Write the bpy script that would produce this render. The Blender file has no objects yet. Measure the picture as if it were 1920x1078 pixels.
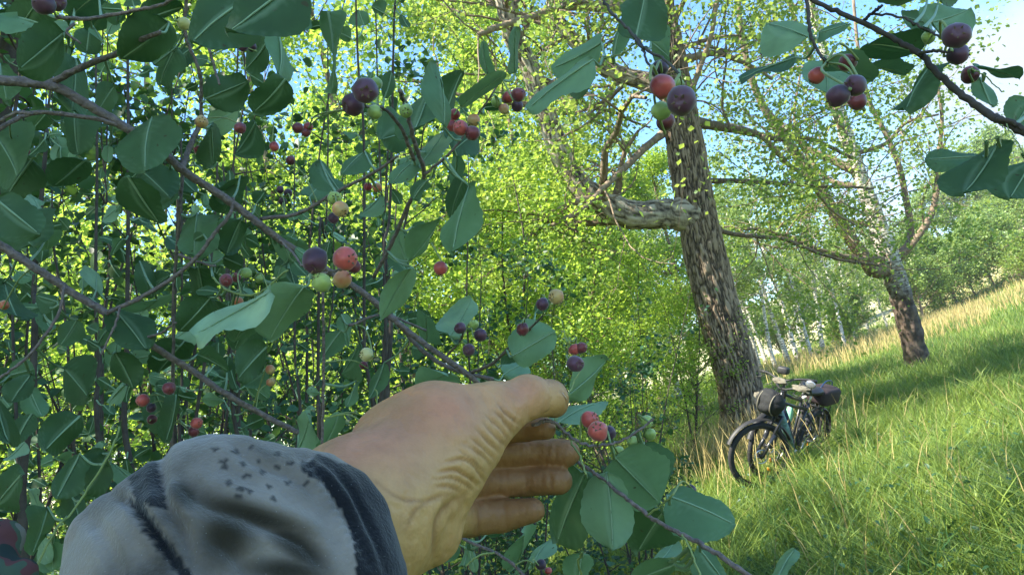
import bpy, math, random
import numpy as np
from mathutils import Vector, Matrix

# ------------------------------------------------------------------ camera, sky, sun, exposure
FW = 1920.0; FH = 1078.0
LENS = 26.0
F = LENS / 36.0 * FW
CAM = np.array([0.0, 0.0, 1.55])
PITCH = math.radians(10.0); ROLL = math.radians(10.5)
_f = np.array([0, math.cos(PITCH), math.sin(PITCH)])
_u0 = np.array([0, -math.sin(PITCH), math.cos(PITCH)]); _r0 = np.array([1.0, 0, 0])
_u = math.cos(ROLL) * _u0 + math.sin(ROLL) * _r0
_r = math.cos(ROLL) * _r0 - math.sin(ROLL) * _u0
RC = np.stack([_r, _u, -_f], 1)                     # camera space -> world

def cs(px, py, d):
    return np.array([(px - 960.0) / F * d, (539.0 - py) / F * d, -d])
def P(px, py, d):
    return CAM + RC @ cs(px, py, d)
def proj(w):
    q = (np.asarray(w) - CAM) @ RC
    return 960 + q[..., 0] / -q[..., 2] * F, 539 - q[..., 1] / -q[..., 2] * F

scn = bpy.context.scene
col = scn.collection
cd = bpy.data.cameras.new('camera'); cam = bpy.data.objects.new('camera', cd); col.objects.link(cam)
m = Matrix(((RC[0, 0], RC[0, 1], RC[0, 2], CAM[0]), (RC[1, 0], RC[1, 1], RC[1, 2], CAM[1]),
            (RC[2, 0], RC[2, 1], RC[2, 2], CAM[2]), (0, 0, 0, 1)))
cam.matrix_world = m
cd.lens = LENS; cd.sensor_width = 36; cd.clip_start = 0.02; cd.clip_end = 5000
scn.camera = cam

SUN = np.array([-0.66, -0.24, 0.84]); SUN /= np.linalg.norm(SUN)
w = bpy.data.worlds.new('World'); scn.world = w; w.use_nodes = True
nt = w.node_tree; nt.nodes.clear()
out = nt.nodes.new('ShaderNodeOutputWorld'); bg = nt.nodes.new('ShaderNodeBackground')
sky = nt.nodes.new('ShaderNodeTexSky'); sky.sky_type = 'NISHITA'; sky.sun_disc = False
sky.sun_elevation = math.asin(SUN[2]); sky.sun_rotation = math.atan2(SUN[0], SUN[1])
sky.air_density = 1.0; sky.dust_density = 0.4; sky.ozone_density = 2.2
# thin white cloud bank, low and to the right, with torn edges
tc = nt.nodes.new('ShaderNodeTexCoord')
dt = nt.nodes.new('ShaderNodeVectorMath'); dt.operation = 'DOT_PRODUCT'
_cd = P(1840, 330, 1) - CAM; _cd /= np.linalg.norm(_cd)
dt.inputs[1].default_value = tuple(_cd)
nz = nt.nodes.new('ShaderNodeTexNoise'); nz.inputs['Scale'].default_value = 5.0; nz.inputs['Detail'].default_value = 5
ad = nt.nodes.new('ShaderNodeMath'); ad.operation = 'MULTIPLY_ADD'; ad.inputs[1].default_value = 0.16
mr = nt.nodes.new('ShaderNodeMapRange'); mr.interpolation_type = 'SMOOTHSTEP'
mr.inputs['From Min'].default_value = 1.050; mr.inputs['From Max'].default_value = 1.090
mx = nt.nodes.new('ShaderNodeMix'); mx.data_type = 'RGBA'
mx.inputs['B'].default_value = (1.95, 2.2, 2.5, 1)
L = nt.links.new
L(tc.outputs['Generated'], dt.inputs[0]); L(tc.outputs['Generated'], nz.inputs['Vector'])
L(nz.outputs['Fac'], ad.inputs[0]); L(dt.outputs['Value'], ad.inputs[2])
L(ad.outputs[0], mr.inputs['Value']); L(mr.outputs[0], mx.inputs['Factor'])
hs_ = nt.nodes.new('ShaderNodeHueSaturation'); hs_.inputs['Saturation'].default_value = 1.2; L(sky.outputs[0], hs_.inputs['Color']); L(hs_.outputs[0], mx.inputs['A']); L(mx.outputs['Result'], bg.inputs['Color'])
bg.inputs['Strength'].default_value = 0.135
L(bg.outputs[0], out.inputs[0])

sl = bpy.data.lights.new('sun', 'SUN'); so = bpy.data.objects.new('sun', sl); col.objects.link(so)
sl.energy = 4.9; sl.angle = math.radians(0.5); sl.color = (1.0, 0.93, 0.78)
so.rotation_euler = Vector(SUN).to_track_quat('Z', 'Y').to_euler()
scn.view_settings.view_transform = 'Standard'; scn.view_settings.look = 'None'
scn.view_settings.gamma = 1; scn.view_settings.exposure = 1.86
scn.render.engine = 'CYCLES'
scn.cycles.max_bounces = 8; scn.cycles.diffuse_bounces = 4; scn.cycles.transmission_bounces = 6
scn.cycles.glossy_bounces = 2; scn.cycles.volume_bounces = 0

rng = np.random.default_rng(7)
random.seed(7)
U = rng.uniform

# ------------------------------------------------------------------ helpers
def tag(o, label=None, cat=None, group=None, kind=None):
    if label: o['label'] = label
    if cat: o['category'] = cat
    if group: o['group'] = group
    if kind: o['kind'] = kind
    return o
def thing(name, loc, label=None, cat=None, group=None):
    o = bpy.data.objects.new(name, None); col.objects.link(o)
    o.location = tuple(loc); o.empty_display_size = 0.1
    return tag(o, label, cat, group)

class MB:
    """collects vertices, faces and a per-vertex value; becomes ONE mesh object"""
    def __init__(s): s.v = []; s.f = []; s.a = []; s.n = 0
    def add(s, v, f, a=0.5):
        v = np.asarray(v, float).reshape(-1, 3)
        s.v.append(v)
        for q in (f if isinstance(f, list) else [f]):
            s.f.append(np.asarray(q, np.int64) + s.n)
        s.a.append(np.broadcast_to(np.asarray(a, float), (len(v),)).copy() if np.ndim(a) < 2 else a)
        s.n += len(v); return s
    def tube(s, pts, rad, sides=6, a=0.5, cap=True, sx=1.0):
        pts = np.asarray(pts, float); n = len(pts)
        rad = np.broadcast_to(np.asarray(rad, float), (n,))
        t = np.gradient(pts, axis=0); t /= np.linalg.norm(t, axis=1)[:, None] + 1e-12
        ref = np.array([0, 0, 1.0]) if abs(t[:, 2]).mean() < 0.8 else np.array([1.0, 0, 0])
        x = np.cross(t, ref); x /= np.linalg.norm(x, axis=1)[:, None] + 1e-12
        y = np.cross(t, x)
        th = np.arange(sides) / sides * 2 * np.pi
        ring = pts[:, None] + rad[:, None, None] * (np.cos(th)[None, :, None] * x[:, None] * sx + np.sin(th)[None, :, None] * y[:, None])
        v = ring.reshape(-1, 3)
        i = np.arange(n - 1)[:, None] * sides; j = np.arange(sides)[None]; k = (j + 1) % sides
        f = np.stack([i + j, i + k, i + sides + k, i + sides + j], -1).reshape(-1, 4)
        fs = [f]
        if cap:
            v = np.vstack([v, pts[:1], pts[-1:]]); c = n * sides
            jj = np.arange(sides); kk = (jj + 1) % sides
            fs.append(np.stack([kk, jj, np.full(sides, c)], -1))
            fs.append(np.stack([(n - 1) * sides + jj, (n - 1) * sides + kk, np.full(sides, c + 1)], -1))
        return s.add(v, fs, a)
    def box(s, c, size, rot=None, a=0.5):
        q = np.array([[x, y, z] for x in (-.5, .5) for y in (-.5, .5) for z in (-.5, .5)]) * np.asarray(size)
        # chamfer look: slightly squeeze nothing, plain oriented block used only inside bigger parts
        if rot is not None: q = q @ np.asarray(rot).T
        f = np.array([[0, 1, 3, 2], [4, 6, 7, 5], [0, 4, 5, 1], [2, 3, 7, 6], [0, 2, 6, 4], [1, 5, 7, 3]])
        return s.add(q + np.asarray(c), f, a)
    def ell(s, c, r, rot=None, nu=12, nv=8, a=0.5, pw=1.0):
        th = np.linspace(0, np.pi, nv + 1)[1:-1]; ph = np.arange(nu) / nu * 2 * np.pi
        sp = lambda q: np.sign(q) * np.abs(q) ** pw
        v = np.stack([(sp(np.sin(th))[:, None] * sp(np.cos(ph))[None]), (sp(np.sin(th))[:, None] * sp(np.sin(ph))[None]), np.repeat(sp(np.cos(th))[:, None], nu, 1)], -1).reshape(-1, 3)
        v = np.vstack([v, [[0, 0, 1], [0, 0, -1]]]) * np.asarray(r)
        if rot is not None: v = v @ np.asarray(rot).T
        i = np.arange(nv - 2)[:, None] * nu; j = np.arange(nu)[None]; k = (j + 1) % nu
        f = np.stack([i + j, i + nu + j, i + nu + k, i + k], -1).reshape(-1, 4)
        jj = np.arange(nu); kk = (jj + 1) % nu; b = (nv - 2) * nu; t = (nv - 1) * nu
        return s.add(v + np.asarray(c), [f, np.stack([jj, kk, np.full(nu, t)], -1), np.stack([b + kk, b + jj, np.full(nu, t + 1)], -1)], a)
    def torus(s, c, R, r, ax, nu=48, nv=8, a=0.5):
        ax = np.asarray(ax, float); ax /= np.linalg.norm(ax)
        x = np.cross(ax, [0.3, 0.2, 1]); x /= np.linalg.norm(x); y = np.cross(ax, x)
        th = np.arange(nu) / nu * 2 * np.pi; ph = np.arange(nv) / nv * 2 * np.pi
        rad = (np.cos(th)[:, None] * x + np.sin(th)[:, None] * y)
        v = np.asarray(c) + rad[:, None] * (R + r * np.cos(ph))[None, :, None] + ax * (r * np.sin(ph))[None, :, None]
        i = np.arange(nu)[:, None]; j = np.arange(nv)[None]
        f = np.stack([i * nv + j, ((i + 1) % nu) * nv + j, ((i + 1) % nu) * nv + (j + 1) % nv, i * nv + (j + 1) % nv], -1).reshape(-1, 4)
        return s.add(v.reshape(-1, 3), f, a)
    def build(s, name, mat, parent=None, smooth=True, loc=None, uv=None, extra=None):
        v = np.vstack(s.v)
        if parent is not None:
            p = parent; off = np.array(p.location)
            while p.parent is not None: p = p.parent; off = off + np.array(p.location)
            v = v - off
        elif loc is not None: v = v - np.asarray(loc)
        me = bpy.data.meshes.new(name)
        me.vertices.add(len(v)); me.vertices.foreach_set('co', v.astype(np.float32).ravel())
        tot = np.concatenate([np.full(len(q), q.shape[1]) for q in s.f])
        idx = np.concatenate([q.ravel() for q in s.f])
        me.loops.add(len(idx)); me.loops.foreach_set('vertex_index', idx.astype(np.int32))
        me.polygons.add(len(tot))
        st = np.concatenate([[0], np.cumsum(tot)[:-1]])
        me.polygons.foreach_set('loop_start', st.astype(np.int32)); me.polygons.foreach_set('loop_total', tot.astype(np.int32))
        me.polygons.foreach_set('use_smooth', np.full(len(tot), smooth))
        at = me.attributes.new('v', 'FLOAT', 'POINT'); at.data.foreach_set('value', np.concatenate(s.a).astype(np.float32))
        if extra:
            for k_, ar in extra.items():
                t_ = me.attributes.new(k_, 'FLOAT', 'POINT'); t_.data.foreach_set('value', np.asarray(ar, np.float32))
        me.update(calc_edges=True); me.validate()
        me.materials.append(mat)
        o = bpy.data.objects.new(name, me); col.objects.link(o)
        if parent is not None: o.parent = parent
        elif loc is not None: o.location = tuple(loc)
        return o

def copy_tree(o, parent=None):
    c = o.copy(); col.objects.link(c)
    if parent is not None: c.parent = parent
    for ch in [q for q in o.children]: copy_tree(ch, c)
    return c

def smooth_path(pts, n=8, closed=False):
    """Catmull-Rom through points (any dimension)"""
    p = np.asarray(pts, float)
    if len(p) < 3: return np.array([p[0] + (p[-1] - p[0]) * t for t in np.linspace(0, 1, n + 1)])
    q = np.vstack([2 * p[0] - p[1], p, 2 * p[-1] - p[-2]]); outp = []
    for i in range(1, len(q) - 2):
        t = np.linspace(0, 1, n, endpoint=False)[:, None]
        a, b, c, d = q[i - 1], q[i], q[i + 1], q[i + 2]
        outp.append(0.5 * (2 * b + (c - a) * t + (2 * a - 5 * b + 4 * c - d) * t ** 2 + (3 * b - a - 3 * c + d) * t ** 3))
    return np.vstack(outp + [p[-1:]])

def vnoise(p, seed=0):
    """smooth value noise, numpy, 3-D"""
    p = np.asarray(p, float); i = np.floor(p).astype(np.int64); f = p - i; f = f * f * (3 - 2 * f)
    def h(a, b, c):
        x = (a * 374761393 + b * 668265263 + c * 2147483647 + seed * 1274126177) & 0xffffffff
        x = ((x ^ (x >> 13)) * 1274126177) & 0xffffffff
        return ((x ^ (x >> 16)) & 0xffff) / 65535.0
    r = 0
    for a in (0, 1):
        for b in (0, 1):
            for c in (0, 1):
                r = r + h(i[..., 0] + a, i[..., 1] + b, i[..., 2] + c) * (f[..., 0] if a else 1 - f[..., 0]) * (f[..., 1] if b else 1 - f[..., 1]) * (f[..., 2] if c else 1 - f[..., 2])
    return r
def fbm(p, o=4, seed=0):
    r = 0; a = 0.5; p = np.asarray(p, float)
    for k in range(o): r = r + a * vnoise(p * 2 ** k, seed + k); a *= .5
    return r

# ------------------------------------------------------------------ materials
def mat(name):
    m_ = bpy.data.materials.new(name); m_.use_nodes = True
    n = m_.node_tree; b = n.nodes['Principled BSDF']
    return m_, n, b
def node(n, t, **kw):
    q = n.nodes.new(t)
    for k, v in kw.items(): setattr(q, k, v)
    return q
def ramp(n, stops):
    r = n.nodes.new('ShaderNodeValToRGB'); e = r.color_ramp.elements
    while len(e) < len(stops): e.new(0.5)
    for k, (p, c) in enumerate(stops): e[k].position = p; e[k].color = (*c, 1)
    return r
def simple(name, c, rough=0.5, metal=0.0, var=0.15, scale=30, bump=0.0):
    m_, n, b = mat(name)
    t = node(n, 'ShaderNodeTexNoise'); t.inputs['Scale'].default_value = scale; t.inputs['Detail'].default_value = 4
    tcn = node(n, 'ShaderNodeTexCoord'); n.links.new(tcn.outputs['Object'], t.inputs['Vector'])
    lo = tuple(x * (1 - var) for x in c); hi = tuple(min(1, x * (1 + var)) for x in c)
    r = ramp(n, [(0.3, lo), (0.7, hi)]); n.links.new(t.outputs['Fac'], r.inputs[0]); n.links.new(r.outputs[0], b.inputs['Base Color'])
    b.inputs['Roughness'].default_value = rough; b.inputs['Metallic'].default_value = metal
    if bump:
        bp = node(n, 'ShaderNodeBump'); bp.inputs['Strength'].default_value = bump; bp.inputs['Distance'].default_value = 0.01
        n.links.new(t.outputs['Fac'], bp.inputs['Height']); n.links.new(bp.outputs[0], b.inputs['Normal'])
    return m_
def leafmat(name, dark, light, tr, trw=0.45, rough=0.45, spec=0.4):
    """diffuse + sheen on top, light passes through: colour varies leaf by leaf"""
    m_, n, b = mat(name)
    a = node(n, 'ShaderNodeAttribute', attribute_name='v')
    r = ramp(n, [(0.0, dark), (1.0, light)]); n.links.new(a.outputs['Fac'], r.inputs[0])
    n.links.new(r.outputs[0], b.inputs['Base Color'])
    b.inputs['Roughness'].default_value = rough; b.inputs['Specular IOR Level'].default_value = spec
    t = node(n, 'ShaderNodeBsdfTranslucent'); r2 = ramp(n, [(0.0, tuple(x * .65 for x in tr)), (1.0, tuple(min(1, x * 1.2) for x in tr))])
    n.links.new(a.outputs['Fac'], r2.inputs[0]); n.links.new(r2.outputs[0], t.inputs['Color'])
    mxs = node(n, 'ShaderNodeMixShader'); mxs.inputs[0].default_value = trw
    n.links.new(b.outputs[0], mxs.inputs[1]); n.links.new(t.outputs[0], mxs.inputs[2])
    n.links.new(mxs.outputs[0], n.nodes['Material Output'].inputs[0])
    return m_

M = {}
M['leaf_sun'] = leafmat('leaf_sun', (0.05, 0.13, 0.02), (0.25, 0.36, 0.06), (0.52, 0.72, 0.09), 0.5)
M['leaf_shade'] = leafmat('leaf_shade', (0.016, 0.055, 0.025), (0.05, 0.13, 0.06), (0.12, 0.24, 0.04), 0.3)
M['leaf_birch'] = leafmat('leaf_birch', (0.06, 0.13, 0.03), (0.20, 0.28, 0.06), (0.42, 0.55, 0.09), 0.45)
M['leaf_far'] = leafmat('leaf_far', (0.08, 0.16, 0.045), (0.24, 0.33, 0.08), (0.34, 0.46, 0.10), 0.4)
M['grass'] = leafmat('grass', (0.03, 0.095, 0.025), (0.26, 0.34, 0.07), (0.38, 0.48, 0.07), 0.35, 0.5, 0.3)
M['straw'] = leafmat('straw', (0.32, 0.25, 0.10), (0.55, 0.45, 0.20), (0.5, 0.42, 0.2), 0.25, 0.7, 0.2)

def bark_mat(name, dark, mid, pale, sc=1.0, stretch=0.22):
    m_, n, b = mat(name)
    tcn = node(n, 'ShaderNodeTexCoord'); mp = node(n, 'ShaderNodeMapping'); mp.inputs['Scale'].default_value = (sc, sc, sc * stretch)
    n.links.new(tcn.outputs['Object'], mp.inputs[0])
    t = node(n, 'ShaderNodeTexNoise'); t.inputs['Scale'].default_value = 22; t.inputs['Detail'].default_value = 6; t.inputs['Roughness'].default_value = .65
    n.links.new(mp.outputs[0], t.inputs['Vector'])
    a = node(n, 'ShaderNodeAttribute', attribute_name='v')
    mm = node(n, 'ShaderNodeMath', operation='MULTIPLY_ADD'); mm.inputs[1].default_value = 0.6
    n.links.new(a.outputs['Fac'], mm.inputs[0])
    hf = node(n, 'ShaderNodeMath', operation='MULTIPLY'); hf.inputs[1].default_value = 0.7
    n.links.new(t.outputs['Fac'], hf.inputs[0]); n.links.new(hf.outputs[0], mm.inputs[2])
    r = ramp(n, [(0.38, dark), (0.56, mid), (0.80, pale)]); n.links.new(mm.outputs[0], r.inputs[0])
    n.links.new(r.outputs[0], b.inputs['Base Color']); b.inputs['Roughness'].default_value = 0.9
    bp = node(n, 'ShaderNodeBump'); bp.inputs['Strength'].default_value = 0.8; bp.inputs['Distance'].default_value = 0.02
    n.links.new(mm.outputs[0], bp.inputs['Height']); n.links.new(bp.outputs[0], b.inputs['Normal'])
    return m_
M['bark'] = bark_mat('furrowed_bark', (0.028, 0.020, 0.014), (0.13, 0.092, 0.062), (0.30, 0.225, 0.16))
M['limb_bark'] = bark_mat('pale_limb_bark', (0.035, 0.027, 0.02), (0.19, 0.15, 0.11), (0.42, 0.36, 0.28), 1.0, .6)
M['dark_twig'] = simple('dark_twig', (0.055, 0.042, 0.032), 0.8, var=.4, scale=60)
M['grey_twig'] = simple('grey_twig', (0.17, 0.13, 0.115), 0.7, var=.35, scale=220, bump=.5)
M['green_stalk'] = simple('green_stalk', (0.22, 0.28, 0.09), 0.6, var=.2, scale=80)

def birch_mat(name, darkz0, darkz1):
    """white peeling bark with short dark dashes, rough dark bark towards the foot"""
    m_, n, b = mat(name)
    tcn = node(n, 'ShaderNodeTexCoord'); mp = node(n, 'ShaderNodeMapping'); mp.inputs['Scale'].default_value = (3, 3, 14)
    n.links.new(tcn.outputs['Object'], mp.inputs[0])
    t = node(n, 'ShaderNodeTexNoise'); t.inputs['Scale'].default_value = 2.4; t.inputs['Detail'].default_value = 5
    n.links.new(mp.outputs[0], t.inputs['Vector'])
    r = ramp(n, [(0.40, (0.05, 0.045, 0.04)), (0.50, (0.52, 0.48, 0.40)), (0.7, (0.78, 0.75, 0.66))]); n.links.new(t.outputs['Fac'], r.inputs[0])
    t2 = node(n, 'ShaderNodeTexNoise'); t2.inputs['Scale'].default_value = 7; t2.inputs['Detail'].default_value = 6
    n.links.new(tcn.outputs['Object'], t2.inputs['Vector'])
    r2 = ramp(n, [(0.4, (0.045, 0.03, 0.025)), (0.68, (0.16, 0.115, 0.085))]); n.links.new(t2.outputs['Fac'], r2.inputs[0])
    sp = node(n, 'ShaderNodeSeparateXYZ'); n.links.new(tcn.outputs['Object'], sp.inputs[0])
    ad_ = node(n, 'ShaderNodeMath', operation='MULTIPLY_ADD'); ad_.inputs[1].default_value = 1.6
    n.links.new(t2.outputs['Fac'], ad_.inputs[0]); n.links.new(sp.outputs['Z'], ad_.inputs[2])
    mr_ = node(n, 'ShaderNodeMapRange'); mr_.inputs['From Min'].default_value = darkz0 + .8; mr_.inputs['From Max'].default_value = darkz1 + .8
    n.links.new(ad_.outputs[0], mr_.inputs[0])
    mx_ = node(n, 'ShaderNodeMix', data_type='RGBA'); n.links.new(mr_.outputs[0], mx_.inputs['Factor'])
    n.links.new(r2.outputs[0], mx_.inputs['A']); n.links.new(r.outputs[0], mx_.inputs['B'])
    n.links.new(mx_.outputs['Result'], b.inputs['Base Color']); b.inputs['Roughness'].default_value = .75
    bp = node(n, 'ShaderNodeBump'); bp.inputs['Strength'].default_value = 0.5; bp.inputs['Distance'].default_value = 0.02
    n.links.new(t2.outputs['Fac'], bp.inputs['Height']); n.links.new(bp.outputs[0], b.inputs['Normal'])
    return m_
M['birch'] = birch_mat('birch_bark', 0.1, 0.6)
M['birch_rough'] = birch_mat('old_birch_bark', 1.6, 3.0)

# ------------------------------------------------------------------ terrain
def sstep(a, b, x):
    t = np.clip((x - a) / (b - a), 0, 1); return t * t * (3 - 2 * t)
def G(x, y):
    x = np.asarray(x, float); y = np.asarray(y, float)
    xp = np.maximum(x, 0); xc = np.minimum(xp, 45)
    g = 0.045 * xc + 0.0012 * xc ** 2 + .20 * sstep(.8, 3.2, x) + 0.018 * np.clip(y - 5, 0, 60)
    g = g + 15 * sstep(38, 130, x + 0.25 * y) * sstep(30, 80, y)
    g = g + (vnoise(np.stack([x * .35, y * .35, x * 0], -1)) - .5) * 0.16 + (vnoise(np.stack([x * 1.3, y * 1.3, x * 0], -1), 3) - .5) * .05
    return g
def groundray(px, py):
    d = P(px, py, 1) - CAM; t = 0.5
    for _ in range(4000):
        q = CAM + d * t
        if q[2] <= G(q[0], q[1]): return q
        t *= 1.004
    return q

ax = np.concatenate([-np.geomspace(2200, 30, 16), np.linspace(-28, 60, 150), np.geomspace(63, 2200, 22)])
ay = np.concatenate([-np.geomspace(2200, 12, 12), np.linspace(-10, 90, 150), np.geomspace(93, 3000, 22)])
gx, gy = np.meshgrid(ax, ay, indexing='ij'); gz = G(gx, gy)
mb = MB(); nx, ny = gx.shape
i, j = np.meshgrid(np.arange(nx - 1), np.arange(ny - 1), indexing='ij')
mb.add(np.stack([gx, gy, gz], -1), np.stack([i * ny + j, (i + 1) * ny + j, (i + 1) * ny + j + 1, i * ny + j + 1], -1).reshape(-1, 4))
gm, n, b = mat('meadow_ground')
tcn = node(n, 'ShaderNodeTexCoord')
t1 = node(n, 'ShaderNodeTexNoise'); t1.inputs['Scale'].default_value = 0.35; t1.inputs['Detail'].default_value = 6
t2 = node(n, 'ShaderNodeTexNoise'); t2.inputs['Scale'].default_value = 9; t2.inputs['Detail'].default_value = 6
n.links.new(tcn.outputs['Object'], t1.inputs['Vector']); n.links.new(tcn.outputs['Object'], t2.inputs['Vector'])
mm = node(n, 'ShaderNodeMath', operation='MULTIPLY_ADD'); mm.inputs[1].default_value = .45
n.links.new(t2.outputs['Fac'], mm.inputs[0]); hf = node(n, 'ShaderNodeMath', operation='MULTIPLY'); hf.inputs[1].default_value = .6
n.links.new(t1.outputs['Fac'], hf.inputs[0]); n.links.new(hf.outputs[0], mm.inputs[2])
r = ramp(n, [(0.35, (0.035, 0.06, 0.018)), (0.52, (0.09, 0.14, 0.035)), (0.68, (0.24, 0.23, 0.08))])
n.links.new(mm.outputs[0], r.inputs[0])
# straw-coloured dry hillside far out
sp = node(n, 'ShaderNodeSeparateXYZ'); n.links.new(tcn.outputs['Object'], sp.inputs[0])
mr_ = node(n, 'ShaderNodeMapRange'); mr_.inputs['From Min'].default_value = 22; mr_.inputs['From Max'].default_value = 36
n.links.new(sp.outputs['Y'], mr_.inputs[0])
mx_ = node(n, 'ShaderNodeMix', data_type='RGBA'); mx_.inputs['B'].default_value = (0.42, 0.38, 0.20, 1)
mf = node(n, 'ShaderNodeMath', operation='MULTIPLY'); n.links.new(mr_.outputs[0], mf.inputs[0]); n.links.new(t1.outputs['Fac'], mf.inputs[1])
mf2 = node(n, 'ShaderNodeMath', operation='MULTIPLY'); mf2.inputs[1].default_value = 1.7; mf2.use_clamp = True; n.links.new(mf.outputs[0], mf2.inputs[0])
n.links.new(mf2.outputs[0], mx_.inputs['Factor']); n.links.new(r.outputs[0], mx_.inputs['A']); n.links.new(mx_.outputs['Result'], b.inputs['Base Color'])
b.inputs['Roughness'].default_value = 1
bp = node(n, 'ShaderNodeBump'); bp.inputs['Strength'].default_value = 1; bp.inputs['Distance'].default_value = .05
n.links.new(t2.outputs['Fac'], bp.inputs['Height']); n.links.new(bp.outputs[0], b.inputs['Normal'])
o = mb.build('ground', gm); tag(o, kind='structure')

# ------------------------------------------------------------------ leaves in quantity
def frames(k, up=0.35):
    nrm = rng.normal(size=(k, 3)); nrm[:, 2] = np.abs(nrm[:, 2]) + up; nrm /= np.linalg.norm(nrm, axis=1)[:, None]
    t = rng.normal(size=(k, 3)); t -= (t * nrm).sum(1)[:, None] * nrm; t /= np.linalg.norm(t, axis=1)[:, None]
    return t, np.cross(nrm, t), nrm
def leaves_small(mb, c, size, up=0.35, asp=0.78):
    """one folded diamond-oval per leaf (6 vertices, 2 quads)"""
    c = np.asarray(c); k = len(c)
    t, s, nrm = frames(k, up); L_ = (size * U(.7, 1.3, k))[:, None]; W = L_ * asp * .5; fo = L_ * .14
    v = np.stack([c - t * L_ * .5, c - t * L_ * .12 + s * W + nrm * fo, c + t * L_ * .22 + s * W * .8 + nrm * fo, c + t * L_ * .5,
                  c + t * L_ * .22 - s * W * .8 + nrm * fo, c - t * L_ * .12 - s * W + nrm * fo], 1)
    b0 = np.arange(k)[:, None] * 6
    f = np.concatenate([b0 + np.array([0, 1, 2, 3]), b0 + np.array([0, 3, 4, 5])])
    mb.add(v.reshape(-1, 3), f, np.repeat(np.clip(rng.normal(.5, .25, k), 0, 1), 6))
def leaves_quad(mb, c, size, up=0.35, asp=0.8):
    c = np.asarray(c); k = len(c)
    t, s, nrm = frames(k, up); L_ = (size * U(.65, 1.35, k))[:, None]
    v = np.stack([c - t * L_ * .5, c - t * L_ * .05 + s * L_ * asp * .5, c + t * L_ * .5, c - t * L_ * .02 - s * L_ * asp * .5 + nrm * L_ * .12], 1)
    mb.add(v.reshape(-1, 3), np.arange(k * 4).reshape(-1, 4), np.repeat(np.clip(rng.normal(.5, .25, k), 0, 1), 4))

def grow(wood, tips, p0, dirn, length, rad, depth, curl=.35, up=.12, seg=6, nsub=(3, 5), sides=5):
    """a wandering branch that splits into finer ones; tips collects where leaves may sit"""
    d = np.array(dirn, float); d /= np.linalg.norm(d); p = np.array(p0, float); pts = [p.copy()]
    for s_ in range(seg):
        d = d + rng.normal(0, curl / seg ** .5, 3) + np.array([0, 0, up / seg * 2]); d /= np.linalg.norm(d)
        p = p + d * length / seg; pts.append(p.copy())
    pts = np.array(pts); rr = np.linspace(rad, rad * .3, len(pts))
    wood.tube(pts, rr, max(3, sides), cap=False)
    if depth <= 1:
        for q in range(1, len(pts)): tips.append((pts[q], length))
    if depth > 0:
        for k in range(rng.integers(nsub[0], nsub[1] + 1)):
            q = rng.integers(max(1, seg // 3), seg + 1)
            side = rng.normal(size=3); t = pts[min(q, seg)] - pts[q - 1]; t /= np.linalg.norm(t)
            side -= side.dot(t) * t; side /= np.linalg.norm(side)
            grow(wood, tips, pts[q], t * .75 + side * .8, length * U(.4, .65), rr[q] * .65, depth - 1, curl, up, max(3, seg - 1), nsub, sides - 1)
def clear_of(q, line, r_):
    ln = line[::8]; dm = np.full(len(q), 1e9)
    for p in ln: dm = np.minimum(dm, np.linalg.norm(q - p, axis=1))
    return q[dm > r_ * U(.5, 1.2, len(q))]
def spread(tips, n, sig):
    T = np.array([t[0] for t in tips]); w_ = rng.exponential(1, len(T)) ** 1.6; i_ = rng.choice(len(T), n, p=w_ / w_.sum()); sig = sig * .62
    return T[i_] + rng.normal(0, sig, (n, 3)) * np.array([1, 1, .8])

# ------------------------------------------------------------------ the two named trees
def dens(path, k=8): return smooth_path(path, k)
def limb_world(pix, d0, d1):
    n = len(pix); return np.array([P(x, y, d0 + (d1 - d0) * i / (n - 1)) for i, (x, y) in enumerate(pix)])

def rough_trunk(mb, pts, rad, sides, amp, ridges, zs=1.5, seed=1):
    """trunk skin with upright furrows cut into it; v = how far out the plate stands"""
    pts = np.asarray(pts); n = len(pts); t = np.gradient(pts, axis=0); t /= np.linalg.norm(t, axis=1)[:, None]
    x = np.cross(t, [0, 1, 0]); x /= np.linalg.norm(x, axis=1)[:, None]; y = np.cross(t, x)
    th = np.arange(sides) / sides * 2 * np.pi
    s_ = np.concatenate([[0], np.cumsum(np.linalg.norm(np.diff(pts, axis=0), axis=1))])
    A, S = np.meshgrid(th, s_)
    q = np.stack([np.cos(A) * ridges / 6.28, np.sin(A) * ridges / 6.28, S * zs * 2.6], -1)
    warp = fbm(q * .8, 3, seed + 9) * 1.6
    q2 = q.copy(); q2[..., 0] += warp; q2[..., 1] += warp * .7
    r1 = 1 - np.abs(fbm(q2, 4, seed) * 2 - .95) * 2.2
    h = 1 - np.clip(r1, 0, 1) ** 1.5
    big = fbm(q * .25, 2, seed + 5) - .4
    R = np.asarray(rad)[:, None] * (1 + .16 * big) + amp * (h - .6)
    v = pts[:, None] + R[..., None] * (np.cos(A)[..., None] * x[:, None] + np.sin(A)[..., None] * y[:, None])
    i = np.arange(n - 1)[:, None] * sides; j = np.arange(sides)[None]; k = (j + 1) % sides
    f = np.stack([i + j, i + k, i + sides + k, i + sides + j], -1).reshape(-1, 4)
    mb.add(v.reshape(-1, 3), f, np.clip(h, 0, 1).ravel())

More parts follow.
